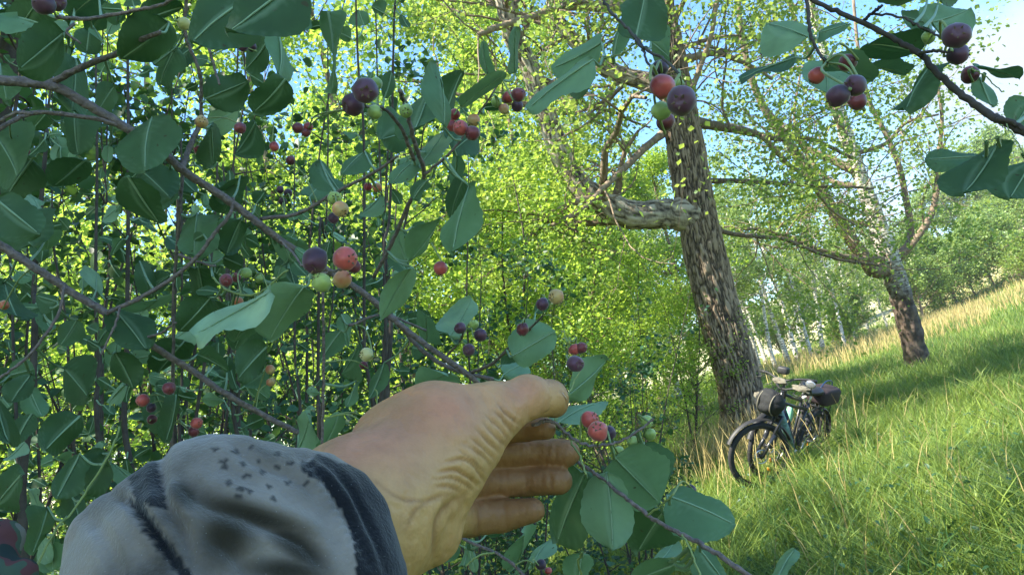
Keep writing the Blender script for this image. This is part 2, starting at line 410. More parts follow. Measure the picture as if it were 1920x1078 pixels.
# --- big old leaning tree the bicycles lean on
D1 = 10.0
base = groundray(1404, 838)
D1 = -((base - CAM) @ RC)[2]
pix = [(1408, 860), (1398, 790), (1381, 700), (1352, 600), (1327, 500), (1306, 400), (1289, 300), (1272, 200), (1256, 100), (1243, 0), (1232, -120), (1226, -260), (1215, -420)]
wpx = [47, 43, 40, 40, 39, 36, 35, 31, 27, 18, 14, 10, 6]
tp = np.array([P(x, y, D1) for x, y in pix]); tr = np.array(wpx) / F * D1
tpd = dens(tp, 40); trd = np.interp(np.linspace(0, 1, len(tpd)), np.linspace(0, 1, len(tr)), tr)
trd[:60] *= np.linspace(1.45, 1, 60)
root = thing('old_tree', base, 'massive furrowed tree trunk leaning left, with two bicycles propped at its foot', 'tree')
tk = MB(); rough_trunk(tk, tpd, trd, 240, 0.032, 58, 2.3); tk.build('trunk', M['bark'], root)
limbs = MB(); tips = []
LIMB = [  # pixel path, depth start, depth end, radius px start, end
    ([(1300, 402), (1240, 400), (1180, 396), (1120, 366), (1072, 310), (1040, 225), (1010, 130), (975, 60), (955, -30), (940, -160)], D1, D1 - .6, 29, 13),
    ([(1262, 175), (1210, 155), (1150, 140), (1105, 110), (1062, 65), (1035, 0), (1010, -90)], D1, D1 + .5, 18, 11),
    ([(1250, 12), (1160, 12), (1060, 14), (1000, 30), (940, 52), (895, 72)], D1, D1 - 1.2, 12, 5),
    ([(1270, 115), (1310, 104), (1350, 98), (1400, 118), (1450, 150)], D1, D1 + .5, 9, 3),
    ([(1290, 228), (1340, 236), (1400, 250), (1450, 262), (1520, 264), (1600, 300)], D1, D1 + 1.5, 11, 3),
    ([(1430, 256), (1470, 300), (1500, 330), (1560, 400), (1610, 430)], D1 + .6, D1 + 2, 6, 2),
    ([(1310, 340), (1390, 338), (1470, 342), (1560, 346), (1640, 350)], D1, D1 + 1, 6, 2),
    ([(1250, 245), (1200, 285), (1140, 345), (1090, 390), (1030, 420)], D1, D1 - 1.5, 8, 3),
    ([(1330, 430), (1400, 440), (1480, 450), (1560, 478), (1650, 492)], D1, D1 + 2.5, 5, 3),
    ([(1275, 250), (1290, 180), (1330, 60), (1350, -60)], D1, D1 - .8, 7, 3),
    ([(1130, 372), (1060, 385), (1010, 420), (980, 455)], D1 - .3, D1 - 1.4, 9, 3),
]
trunk_line = [tpd]
for pth, d0, d1, r0_, r1_ in LIMB:
    q = dens(limb_world(pth, d0, d1), 8); n_ = len(q)
    q[3:] += np.cumsum(rng.normal(0, .006, (n_ - 3, 3)), 0)
    rr = np.linspace(r0_, r1_, n_) / F * D1 * U(.92, 1.08, n_)
    if r0_ > 8: trunk_line.append(q); rr[:6] *= np.linspace(1.25, 1.03, 6)
    if r0_ > 15:
        big = MB(); rough_trunk(big, q, rr, 56, .02, 18, seed=4); big.build('limb', M['limb_bark'], root)
    else: limbs.tube(q, rr, 8, a=U(.3, .8))
    for k in range(max(5, n_ // 4)):
        a_ = rng.integers(n_ // 5, n_); t = q[min(a_, n_ - 1)] - q[a_ - 2]; t /= np.linalg.norm(t)
        side = rng.normal(size=3); side[2] += .3
        grow(limbs, tips, q[a_], t * .5 + side * .8, U(1.0, 2.8), max(.012, rr[a_] * .35), 2, .5, .1, 7, (2, 4), 5)
for k in range(16):                                   # upper crown, above and behind the frame edge
    a_ = rng.integers(300, len(tpd) - 5)
    an = U(0, 6.28); grow(limbs, tips, tpd[a_], (math.cos(an), math.sin(an), U(.1, .6)), U(2.0, 3.4), .05, 2, .4, .15, 8, (3, 5), 5)
limbs.build('limbs', M['bark'], root)
q = clear_of(spread(tips, 46000, .42), tpd, .9)
for k_, l_ in enumerate(trunk_line[1:]): q = clear_of(q, l_, .8 if k_ < 2 else .45)
q = q; lf = MB(); leaves_quad(lf, q, .072); lf.build('crown', M['leaf_birch'], root, smooth=False)

# --- white-stemmed birch standing in the meadow
b2 = groundray(1722, 694); D2 = -((b2 - CAM) @ RC)[2]
root = thing('birch_tree', b2, 'spreading birch alone in the meadow, white stem forking above a dark rough foot', 'tree')
pix = [(1724, 705), (1712, 640), (1690, 560), (1668, 490), (1645, 420), (1624, 360), (1602, 300), (1580, 235), (1562, 170), (1545, 100), (1520, 0), (1500, -110)]
wpx = [24, 20, 20, 20, 16, 14, 13, 12, 10, 8, 6, 4]
tp = np.array([P(x, y, D2) for x, y in pix]); tr = np.array(wpx) / F * D2
tpd = dens(tp, 16); trd = np.interp(np.linspace(0, 1, len(tpd)), np.linspace(0, 1, len(tr)), tr)
tk = MB(); rough_trunk(tk, tpd, trd, 48, .05, 12, seed=8); tk.build('trunk', M['birch_rough'], root)
limbs = MB(); tips = []
for pth, dd, r0_, r1_ in [
    ([(1668, 500), (1640, 508), (1618, 480), (1580, 425), (1550, 375), (1515, 320), (1480, 270), (1440, 215), (1410, 150), (1390, 60), (1380, -60)], -1.2, 15, 4),
    ([(1662, 488), (1640, 485), (1600, 484), (1540, 470), (1480, 446), (1420, 430), (1380, 432)], -1.5, 7, 2),
    ([(1678, 490), (1700, 460), (1708, 430), (1698, 370), (1685, 310), (1660, 250), (1630, 190), (1610, 100), (1600, 0)], .8, 8, 3),
    ([(1682, 486), (1712, 455), (1745, 405), (1757, 350), (1760, 290), (1766, 220), (1755, 140)], -.4, 8, 2.5),
    ([(1602, 320), (1560, 300), (1510, 275), (1455, 225), (1420, 180)], 1, 9, 3),
    ([(1592, 270), (1560, 200), (1530, 130), (1500, 60), (1470, -20)], -1, 7, 3),
    ([(1648, 425), (1590, 414), (1555, 410)], .3, 5, 3),
    ([(1622, 350), (1560, 340), (1520, 300), (1490, 230), (1500, 140)], 1.4, 6, 2),
    ([(1598, 290), (1660, 270), (1700, 230), (1760, 215)], -.6, 5, 2)]:
    q = dens(limb_world(pth, D2, D2 + dd), 7); n_ = len(q)
    rr = np.linspace(r0_, r1_, n_) / F * D2; b_lines = ([] if dd == -1.2 else b_lines) + [q]
    limbs.tube(q, rr, 8, a=.5)
    for k in range(max(6, n_ // 4)):
        a_ = rng.integers(n_ // 4, n_); t = q[min(a_, n_ - 1)] - q[a_ - 2]; t /= np.linalg.norm(t)
        grow(limbs, tips, q[a_], t * .5 + rng.normal(size=3) * .8, U(1.0, 2.6), .02, 2, .5, -.15, 7, (2, 4), 4)
for k in range(9):
    a_ = rng.integers(90, len(tpd) - 4); an = U(0, 6.28)
    grow(limbs, tips, tpd[a_], (math.cos(an) - .5, math.sin(an), .3), U(1.4, 2.6), .03, 2, .5, 0, 7, (2, 4), 4)
limbs.build('limbs', M['bark'], root)
q = clear_of(spread(tips, 7000, .42), tpd, .8)
for l_ in b_lines: q = clear_of(q, l_, .3)
lf = MB(); leaves_quad(lf, q, .08); lf.build('crown', M['leaf_birch'], root, smooth=False)

# ------------------------------------------------------------------ woods, thicket, grove, hillside
def plain_tree(name, h, r, crown0, cr, nb, nleaf, lsize, mtrunk, mleaf, seed, sig=.3, lean=.05, stems=1, up=.2, sub=2, quad=True, birch=False):
    """a tree with its foot at the origin: trunk, limbs, crown"""
    global rng
    keep = rng; rng = np.random.default_rng(seed)
    root = thing(name, (0, 0, 0)); tk = MB(); lb = tk; tips = []
    for s_ in range(stems):
        an = rng.uniform(0, 6.28); off = (0 if stems == 1 else rng.uniform(.05, .45))
        p = np.array([math.cos(an) * off * .12, math.sin(an) * off * .12, -.15]); hh = h * rng.uniform(.75, 1.05) if stems > 1 else h
        d = np.array([math.cos(an) * (lean + off * .35), math.sin(an) * (lean + off * .35), 1.0]); pts = [p]; sg = 12
        for q in range(sg):
            d = d + rng.normal(0, .05, 3) * [1, 1, 0]; p = p + d / np.linalg.norm(d) * hh / sg; pts.append(p)
        pts = dens(np.array(pts), 3); rr = np.linspace(r, r * .15, len(pts)) * (rng.uniform(.6, 1.1) if stems > 1 else 1)
        tk.tube(pts, rr, 7, cap=False)
        for k in range(nb):
            f_ = rng.uniform(crown0, 1) ; a_ = int(f_ * (len(pts) - 1)); an2 = rng.uniform(0, 6.28)
            ln = cr * (1.15 - .75 * (f_ - crown0) / (1 - crown0)) * rng.uniform(.7, 1.15)
            grow(lb, tips, pts[a_], (math.cos(an2), math.sin(an2), rng.uniform(.2, .9)), ln, max(.004, rr[a_] * .45), sub, .4, up, 6, (2, 4), 4)
    tk.build('trunk', mtrunk, root)
    lf = MB(); (leaves_quad if quad else leaves_small)(lf, spread(tips, nleaf, sig), lsize)
    lf.build('crown', mleaf, root, smooth=not quad)
    rng = keep
    return root

ORD = ['first', 'second', 'third', 'fourth', 'fifth', 'sixth', 'seventh', 'eighth', 'ninth', 'tenth', 'eleventh', 'twelfth', 'thirteenth', 'fourteenth', 'fifteenth',
       'sixteenth', 'seventeenth', 'eighteenth', 'nineteenth', 'twentieth', 'twenty-first', 'twenty-second', 'twenty-third', 'twenty-fourth', 'twenty-fifth', 'twenty-sixth', 'twenty-seventh', 'twenty-eighth', 'twenty-ninth', 'thirtieth', 'thirty-first', 'thirty-second', 'thirty-third', 'thirty-fourth', 'thirty-fifth', 'thirty-sixth', 'thirty-seventh', 'thirty-eighth']
def plant(protos, spots, label, cat, group, smin=.85, smax=1.15, jit=0):
    """spots (x, y[, scale]); protos are used first, then copied"""
    used = [False] * len(protos); spots = sorted(spots, key=lambda s: float(proj(np.array([s[0], s[1], G(s[0], s[1]) + 1.5]))[0]))
    res = []
    for k, s in enumerate(spots):
        pi = k % len(protos); o = protos[pi]
        if used[pi]: o = copy_tree(protos[pi])
        used[pi] = True
        sc = (s[2] if len(s) > 2 else 1) * U(smin, smax)
        o.location = (s[0], s[1], float(G(s[0], s[1]))); o.rotation_euler = (0, 0, U(0, 6.28)); o.scale = (sc, sc, sc * U(.92, 1.08))
        tag(o, label, cat, group); res.append(o)
    for k, o in enumerate(res): o['label'] = label + ', ' + ORD[k] + ' from the left'
    return res

# nearest thicket: many thin dark stems in shade
def shrub(seed, h, ns, nl, ls, ml, sig=.12, c0=.25, r=.016, nb=9, cr=.7):
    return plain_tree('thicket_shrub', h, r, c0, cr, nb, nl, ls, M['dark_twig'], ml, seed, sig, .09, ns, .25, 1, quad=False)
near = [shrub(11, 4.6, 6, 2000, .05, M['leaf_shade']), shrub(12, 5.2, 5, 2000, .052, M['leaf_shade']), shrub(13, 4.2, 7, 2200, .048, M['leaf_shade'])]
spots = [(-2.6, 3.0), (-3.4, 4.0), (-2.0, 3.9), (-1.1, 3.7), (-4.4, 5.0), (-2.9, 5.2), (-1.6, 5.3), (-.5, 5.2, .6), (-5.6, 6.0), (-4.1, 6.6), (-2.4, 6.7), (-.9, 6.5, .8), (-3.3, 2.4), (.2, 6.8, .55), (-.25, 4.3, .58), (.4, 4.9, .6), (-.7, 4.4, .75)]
spots += [(-2.6, .9), (-2.2, -.4), (-3.3, .2), (-3.6, 1.6), (-1.7, 1.9, .9)]  # out-of-frame shrubs added to keep the sun off the foreground
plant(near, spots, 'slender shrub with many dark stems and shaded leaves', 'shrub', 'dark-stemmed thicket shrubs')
mid = [plain_tree('young_tree', 6.5, .05, .12, 1.5, 22, 9000, .065, M['dark_twig'], M['leaf_sun'], 21, .22, .08, 2, .25, 2, quad=True),
       plain_tree('young_tree', 7.5, .06, .12, 1.7, 24, 10000, .07, M['dark_twig'], M['leaf_sun'], 22, .24, .06, 2, .25, 2, quad=True)]
spots = [(-8.5, 9), (-6.6, 10.5), (-4.8, 9.2), (-3.4, 11), (-1.9, 9.4), (-.4, 10.6), (.7, 12.5, .8), (1.9, 14.5, .7), (-7.6, 13), (-5.4, 13.5), (-2.9, 14), (-10.5, 12), (2.3, 12.0, .5), (.9, 10, .6)]
plant(mid, spots, 'young yellow-green sunlit tree behind the thicket', 'tree', 'young trees behind the thicket')
tall = [plain_tree('broadleaf_tree', 12, .16, .12, 3.0, 30, 15000, .12, M['bark'], M['leaf_sun'], 31, .42, .05, 1, .25, 2),
        plain_tree('broadleaf_tree', 14, .18, .15, 3.3, 32, 17000, .12, M['bark'], M['leaf_sun'], 32, .45, .05, 1, .25, 2)]
spots = [(-18, 17), (-13.5, 19), (-9.5, 17.5), (-6, 19), (-2.6, 18), (.6, 20), (-16, 25), (-10, 26), (-5, 27), (-.5, 27), (3.2, 27, .8), (5.5, 33, .75), (-22, 22), (2.8, 21, .6)]
spots += [(-6.5, .6, .8), (-5.0, -2.2, .6), (-7.2, 2.6, .7), (-8.0, -.8, 1), (-6.4, -3.6, .8), (4.2, 19.5, .6), (1.2, 15.8, .9), (-30, 34), (-23, 36), (-17, 34), (-11, 37), (-6, 35), (-1.5, 36), (2.5, 38, .9), (6, 42, .85), (-26, 45), (-14, 46), (0, 48), (9, 50, .8)]  # first five: out-of-frame trees added to shade the thicket and foreground
plant(tall, spots, 'tall broadleaf tree of the wood', 'tree', 'tall trees of the wood')

# unseen high-crowned trees added around the photographer to shade berries and near grass
over = [plain_tree('added_shade_tree', 8.5, .09, .58, 2.1, 22, 3600, .075, M['dark_twig'], M['leaf_sun'], 61, .3, .04, 1, .25, 2)]
plant(over, [(-2.0, 1.9), (-2.5, 3.3), (-5.4, -1.1), (-4.2, -1.0), (-2.9, -.9), (.4, -2.0), (-4.9, -2.4), (-3.3, -3.6)], 'slim high-crowned tree added out of view for shade', 'tree', 'unseen trees added for shade', .97, 1.05)

# birch grove beyond the meadow
gb = [plain_tree('slim_birch', 11, .14, .38, 1.6, 22, 3000, .14, M['birch'], M['leaf_far'], 41, .34, .05, 1, -.2, 2),
      plain_tree('slim_birch', 9.5, .13, .34, 1.5, 22, 3000, .14, M['birch'], M['leaf_far'], 42, .34, .08, 1, -.2, 2),
      plain_tree('slim_birch', 12, .14, .42, 1.6, 22, 3000, .14, M['birch'], M['leaf_far'], 43, .34, .10, 1, -.2, 2)]
spots = []
for px_, d_, s_ in [(1270, 30, .9), (1300, 34, 1), (1395, 34, 1.0), (1425, 38, 1.05), (1455, 35, .95), (1480, 37, 1.05), (1500, 40, 1), (1525, 36, .95), (1548, 41, 1), (1590, 40, .85), (1612, 45, .8), (1375, 44, 1.2), (1440, 47, 1.2), (1515, 48, 1.15), (1570, 50, 1), (1640, 52, .85), (1675, 50, .75)]:
    q = P(px_, 700 - (px_ - 1400) * .17, d_); spots.append((q[0], q[1], s_))
plant(gb, spots, 'slim white birch beyond the meadow', 'tree', 'slim birches beyond the meadow')

# bushes and trees up the hillside on the right
hs = [plain_tree('hillside_tree', 7, .12, .08, 2.6, 26, 6500, .22, M['bark'], M['leaf_far'], 51, .5, .08, 2, .2, 2),
      plain_tree('hillside_tree', 8.5, .14, .08, 2.7, 26, 6500, .22, M['bark'], M['leaf_far'], 52, .5, .05, 1, .2, 2),
      plain_tree('hillside_tree', 5, .1, .02, 2.2, 24, 6000, .2, M['bark'], M['leaf_birch'], 53, .45, .05, 3, .2, 2)]
spots = []
for px_, py_, d_, s_ in [(1590, 660, 42, .5), (1615, 650, 46, .6), (1700, 620, 52, .7), (1735, 610, 50, .7), (1770, 600, 52, .6), (1800, 585, 53, .75), (1835, 570, 54, .65), (1870, 550, 56, .8), (1905, 530, 55, .7), (1935, 520, 52, .8),
                         (1720, 590, 68, .9), (1760, 580, 70, .9), (1800, 560, 72, .9), (1840, 550, 74, 1), (1880, 530, 76, 1), (1920, 520, 78, 1), (1960, 500, 80, 1),
                         (1740, 560, 95, 1.2), (1785, 540, 98, 1.2), (1830, 520, 100, 1.2), (1870, 500, 100, 1.3), (1905, 480, 102, 1.3), (1945, 460, 104, 1.3), (1690, 600, 90, 1.1), (1370, 700, 66, 1), (1420, 690, 64, 1), (1470, 680, 68, 1), (1520, 670, 66, 1), (1570, 665, 70, .9), (1625, 655, 68, .8), (1650, 620, 85, .9)]:
    q = P(px_, py_, d_); spots.append((q[0], q[1], s_))
plant(hs, spots, 'rounded bushy tree on the hillside', 'tree', 'bushy trees on the hillside')

# ------------------------------------------------------------------ grass
def blades(mb, xy, h, wd, bend, seg=3, avar=None):
    k = len(xy); z = G(xy[:, 0], xy[:, 1]) - .02; an = U(0, 6.28, k); fa = U(0, 6.28, k)
    h = h * U(.55, 1.25, k); bn = bend * h * U(.2, 1.3, k)
    bd = np.stack([np.cos(an), np.sin(an), np.zeros(k)], -1); sd = np.stack([np.cos(fa), np.sin(fa), np.zeros(k)], -1)
    rows = []
    for s_ in range(seg + 1):
        t = s_ / seg; c = np.stack([xy[:, 0], xy[:, 1], z], -1) + bd * (bn * t ** 2)[:, None]; c[:, 2] += h * (t - .28 * t * t * bend)
        ww = wd * (1 - t) ** .7 * .5 + wd * .04
        rows += [c - sd * ww, c + sd * ww]
    v = np.stack(rows, 1); nv = v.shape[1]; b0 = np.arange(k)[:, None] * nv
    f = np.concatenate([b0 + np.array([2 * s_, 2 * s_ + 1, 2 * s_ + 3, 2 * s_ + 2]) for s_ in range(seg)])
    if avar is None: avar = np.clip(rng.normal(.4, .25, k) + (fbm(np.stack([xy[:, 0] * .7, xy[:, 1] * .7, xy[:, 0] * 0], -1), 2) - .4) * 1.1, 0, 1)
    mb.add(v.reshape(-1, 3), f, np.repeat(avar, nv))
def field(n_, y0, y1, pw=1.0):
    y = y0 + (y1 - y0) * U(0, 1, n_) ** pw
    lo = -.15 * y - .5; hi = .80 * y + 1.0
    x = lo + (hi - lo) * U(0, 1, n_); return np.stack([x, y], -1)
mb = MB()
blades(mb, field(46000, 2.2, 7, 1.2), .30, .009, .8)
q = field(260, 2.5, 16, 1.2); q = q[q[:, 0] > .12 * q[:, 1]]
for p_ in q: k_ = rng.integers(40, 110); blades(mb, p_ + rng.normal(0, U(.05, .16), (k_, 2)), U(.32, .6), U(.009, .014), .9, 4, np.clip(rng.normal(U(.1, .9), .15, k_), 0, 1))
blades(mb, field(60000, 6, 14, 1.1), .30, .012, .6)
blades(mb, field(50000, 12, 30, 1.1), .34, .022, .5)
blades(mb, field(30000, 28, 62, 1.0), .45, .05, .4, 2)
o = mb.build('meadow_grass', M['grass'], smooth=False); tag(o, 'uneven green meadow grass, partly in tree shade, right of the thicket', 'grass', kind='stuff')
mb = MB()
q = field(9000, 27, 45); q = q[(q[:, 0] > .25 * q[:, 1]) & (q[:, 0] < .62 * q[:, 1])]; blades(mb, q, .75, .035, .3, 2)
q = np.stack([rng.normal(2.7, .55, 900), rng.normal(10.6, 1.1, 900)], -1); blades(mb, q, .75, .012, .35)
q = field(3000, 4, 26); q = q[q[:, 0] > 1]; blades(mb, q, .5, .009, .5)
q = field(16000, 34, 75); q = q[q[:, 0] > .5 * q[:, 1]]; blades(mb, q, .6, .05, .3, 2)
o = mb.build('dry_grass', M['straw'], smooth=False); tag(o, 'straw-coloured dry grass stalks standing among the green meadow grass', 'grass', kind='stuff')
# low broad-leaved ground cover under the thicket and in the near meadow
mb = MB(); k = 26000; y = U(2.0, 16, k); x = U(-1, .06, k) * y * .9 + .1; x2 = rng.normal(0, 1, k) * 0
c = np.stack([x, y, G(x, y) + U(.02, 1.0, k) ** 1.6 * .7], -1); leaves_small(mb, c, .055, .9)
k = 3000; y = U(2.5, 9, k); x = U(.1, .8, k) * y; c = np.stack([x, y, G(x, y) + U(.03, .24, k)], -1); leaves_small(mb, c, .045, 1.0, .6)
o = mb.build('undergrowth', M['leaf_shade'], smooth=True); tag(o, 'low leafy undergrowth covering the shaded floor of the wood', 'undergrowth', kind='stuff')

# ------------------------------------------------------------------ berry branches close to the camera
def berry_leaf_mat():
    m_, n, b = mat('serviceberry_leaf')
    a = node(n, 'ShaderNodeAttribute', attribute_name='v'); rb = node(n, 'ShaderNodeAttribute', attribute_name='rib')
    r = ramp(n, [(0.0, (0.034, 0.080, 0.026)), (0.5, (0.135, 0.250, 0.115)), (1.0, (0.36, 0.52, 0.32))]); n.links.new(a.outputs['Fac'], r.inputs[0])
    tcn = node(n, 'ShaderNodeTexCoord'); t = node(n, 'ShaderNodeTexNoise'); t.inputs['Scale'].default_value = 60; t.inputs['Detail'].default_value = 5
    n.links.new(tcn.outputs['Object'], t.inputs['Vector'])
    mxn = node(n, 'ShaderNodeMix', data_type='RGBA', blend_type='OVERLAY'); mxn.inputs['Factor'].default_value = .35
    n.links.new(r.outputs[0], mxn.inputs['A']); n.links.new(t.outputs['Fac'], mxn.inputs['B'])
    mx_ = node(n, 'ShaderNodeMix', data_type='RGBA'); mx_.inputs['B'].default_value = (0.27, 0.40, 0.24, 1)
    sp_ = node(n, 'ShaderNodeTexNoise'); sp_.inputs['Scale'].default_value = 170; sp_.inputs['Detail'].default_value = 1; n.links.new(tcn.outputs['Object'], sp_.inputs['Vector'])
    sr_ = ramp(n, [(.74, (0, 0, 0)), (.78, (1, 1, 1))]); n.links.new(sp_.outputs['Fac'], sr_.inputs[0])
    sx_ = node(n, 'ShaderNodeMix', data_type='RGBA'); sx_.inputs['B'].default_value = (0.06, 0.045, 0.02, 1)
    n.links.new(sr_.outputs[0], sx_.inputs['Factor']); n.links.new(mxn.outputs['Result'], sx_.inputs['A'])
    n.links.new(rb.outputs['Fac'], mx_.inputs['Factor']); n.links.new(sx_.outputs['Result'], mx_.inputs['A'])
    n.links.new(mx_.outputs['Result'], b.inputs['Base Color']); b.inputs['Roughness'].default_value = .6; b.inputs['Specular IOR Level'].default_value = .3
    bp = node(n, 'ShaderNodeBump'); bp.inputs['Strength'].default_value = .35; bp.inputs['Distance'].default_value = .002
    n.links.new(rb.outputs['Fac'], bp.inputs['Height']); n.links.new(bp.outputs[0], b.inputs['Normal'])
    tl = node(n, 'ShaderNodeBsdfTranslucent'); r2 = ramp(n, [(0, (0.04, 0.11, 0.02)), (1, (0.20, 0.34, 0.14))])
    n.links.new(a.outputs['Fac'], r2.inputs[0]); n.links.new(r2.outputs[0], tl.inputs['Color'])
    ms = node(n, 'ShaderNodeMixShader'); ms.inputs[0].default_value = .25
    n.links.new(b.outputs[0], ms.inputs[1]); n.links.new(tl.outputs[0], ms.inputs[2]); n.links.new(ms.outputs[0], n.nodes['Material Output'].inputs[0])
    return m_
M['berry_leaf'] = berry_leaf_mat()

class LeafMB(MB):
    def __init__(s): super().__init__(); s.rib = []
    def leaf(s, base, tip, wpx, d, tone, dep=0.0, curl=.15, wave=.12, stalk=None):
        """broad oval leaf with a folded midrib, toothed wavy edge and side veins"""
        A = P(*base, d); B = P(*tip, d * (1 + dep)); ln = np.linalg.norm(B - A); t = (B - A) / ln
        Lp = math.hypot(tip[0] - base[0], tip[1] - base[1]); real = .80 * ln
        vis = min(1.0, wpx / Lp * ln / real)                           # apparent width tells the roll about the midrib
        view = (A + B) / 2 - CAM; view /= np.linalg.norm(view)
        s0 = np.cross(t, view); s0 /= np.linalg.norm(s0); n0 = np.cross(s0, t)
        if vis > .97: real = wpx / Lp * ln
        ang = math.acos(max(.12, min(1, vis))) * (1 if rng.random() < .5 else -1)
        sd = s0 * math.cos(ang) + n0 * math.sin(ang); nn = np.cross(sd, t)
        NU, NV = 12, 24
        u = np.linspace(-1, 1, NU + 1); v_ = np.linspace(0, 1, NV + 1)
        Uq, Vq = np.meshgrid(u, v_)
        ph = rng.uniform(0, 6.28)
        sk = Vq ** .88; out_ = np.clip(1 - np.abs(2 * sk - 1) ** 2.25, 0, 1) ** .54 * (1 - .10 * Vq) * .5 / .96
        tooth = 1 + .03 * np.sin(Vq * 46 + ph) * (np.abs(Uq) > .9) + .05 * np.sin(Vq * 7 + ph * 2) * np.sign(Uq) * np.abs(Uq)
        W = out_ * real * tooth
        fold = rng.uniform(.03, .26)
        z = np.abs(Uq) * fold * W + wave * ln * .35 * np.sin(Vq * 6 + ph + Uq * 1.2) * np.abs(Uq) ** 1.5 - curl * ln * (Vq * (Vq - 1)) * rng.choice([-1, 1]) \
            + .006 * ln * np.sin((Vq - np.abs(Uq) * .28) * 48) * (np.abs(Uq) < .92)
        bow = rng.normal(0, .09) * ln * np.sin(np.pi * Vq); W = W * (1 + rng.normal(0, .10) * np.sign(Uq)) * (1 + .07 * np.sin(Vq * rng.uniform(5, 11) + ph) * (1 + .5 * np.sign(Uq)))
        p = A + t * (Vq * ln)[..., None] + sd * (Uq * W * np.cos(fold * .6) + bow)[..., None] + nn * z[..., None]
        i, j = np.meshgrid(np.arange(NV), np.arange(NU), indexing='ij'); c = NU + 1
        f = np.stack([i * c + j, i * c + j + 1, (i + 1) * c + j + 1, (i + 1) * c + j], -1).reshape(-1, 4)
        rib = np.maximum(np.exp(-(np.abs(Uq) * W / real / .014) ** 2) * .4, .13 * (np.sin((Vq - np.abs(Uq) * .28) * 48) > .9))
        s.add(p.reshape(-1, 3), f, np.full(p[..., 0].size, tone)); s.rib.append(rib.ravel())
        # midrib ridge + petiole
        q = A + t * (np.linspace(0, .93, 8) * ln)[:, None] + nn * (-curl * 0 + z[np.linspace(0, NV * .93, 8).astype(int), NU // 2])[:, None] - view * .0004
        if stalk is not None:
            st = smooth_path(np.array([stalk, (stalk + A) / 2 + np.array([0, 0, -.004]), A]), 4)[:-1]; q = np.vstack([st, q])
        n0_ = s.n; s.tube(q, np.linspace(.0011, .0004, len(q)) * (d / .5) ** .5, 5, a=.95, cap=False); s.rib.append(np.full(s.n - n0_, .6))

BR = {}   # branch thing -> list of (pixel path, d start, d end, radius px start, end, material)
BR['upper'] = [([(-30, 150), (90, 160), (170, 200), (245, 245), (310, 290), (350, 325), (420, 370), (480, 415), (525, 450), (600, 498), (680, 548), (750, 610), (830, 668), (890, 712), (950, 770)], .62, .80, 8.5, 5.5),
    ([(90, 160), (150, 128), (220, 100), (250, 82), (300, 60)], .64, .55, 7, 4),
    ([(-20, 252), (60, 213), (170, 222), (245, 243)], .60, .66, 4, 4.5), ([(-20, 238), (30, 212), (60, 213)], .6, .6, 3, 3.5),
    ([(105, 32), (160, 36), (240, 22), (300, 10), (350, -20)], .55, .5, 4, 3), ([(140, 45), (125, 62), (150, 80)], .55, .54, 3, 2),
    ([(350, -10), (347, 60), (372, 130), (378, 185), (372, 240), (345, 320), (335, 430), (325, 560), (325, 700), (320, 860)], .72, .85, 3, 3),
    ([(385, 70), (400, 120), (412, 160)], .7, .7, 3, 2), ([(373, 235), (350, 290), (342, 320)], .7, .68, 5, 5),
    ([(490, 410), (560, 400), (630, 360), (700, 325), (745, 292)], .72, .62, 4, 2.5),
    ([(700, 520), (735, 455), (765, 385), (795, 330), (778, 270), (762, 205), (750, 170)], .78, .6, 4, 4),
    ([(655, 610), (720, 590), (800, 620)], .78, .8, 3, 2), ([(605, 530), (607, 700), (603, 870)], .6, .62, 2.6, 2.6),
    ([(795, 328), (840, 290), (880, 240), (940, 150)], .62, .6, 3, 1.6), ([(650, 203), (690, 200), (720, 205), (755, 245), (776, 300)], .5, .6, 2.5, 4),
    ([(835, 670), (862, 640), (870, 620)], .8, .75, 2.5, 1.5), ([(880, 700), (925, 680), (965, 640), (1000, 610), (1020, 590)], .8, .62, 4, 1.5),
    ([(735, 592), (790, 655), (845, 690), (925, 712)], .8, .82, 4, 4),
    ([(520, 445), (545, 470), (570, 500), (600, 512), (640, 505)], .64, .5, 2.5, 2), ([(400, 520), (430, 545), (480, 552), (540, 505)], .62, .6, 2, 2)]
BR['lower'] = [([(-30, 445), (0, 460), (70, 505), (130, 545), (200, 588), (265, 635), (340, 682), (430, 742), (480, 770), (560, 812)], .66, .78, 8, 5.5),
    ([(200, 588), (290, 543), (360, 492), (400, 440), (432, 400), (437, 372)], .68, .7, 4, 3.5), ([(120, 540), (108, 590), (60, 660), (0, 708), (-30, 722)], .64, .6, 3, 2.5),
    ([(265, 635), (300, 625), (330, 605)], .7, .68, 3, 2), ([(335, 478), (370, 490), (405, 500)], .7, .7, 3, 2),
    ([(225, 575), (215, 610), (190, 665)], .68, .66, 2.5, 2), ([(60, 1075), (110, 985), (135, 960), (200, 860), (225, 800)], .6, .66, 2, 2)]
BR['right'] = [([(1500, -12), (1560, 18), (1620, 44), (1680, 76), (1722, 100), (1760, 140), (1800, 175), (1850, 212), (1885, 230), (1935, 255)], .46, .36, 4.5, 7.5),
    ([(1616, 42), (1635, 25), (1655, 10)], .44, .42, 3.5, 2.5), ([(1640, 26), (1690, 33), (1735, 55), (1765, 72)], .43, .38, 2.5, 2),
    ([(1722, 100), (1750, 97), (1785, 98)], .41, .38, 3.4, 2.2), ([(1512, -10), (1516, 30), (1522, 72), (1540, 105), (1550, 118)], .46, .42, 4, 2.2),
    ([(1870, 225), (1905, 232), (1935, 262)], .37, .36, 5, 5), ([(1885, 232), (1905, 262), (1920, 290)], .36, .35, 1.2, 1),
    ([(1820, 128), (1850, 145), (1880, 175)], .42, .42, 1.5, 1), ([(1876, 232), (1884, 250), (1850, 268)], .36, .36, 1.3, 1)]
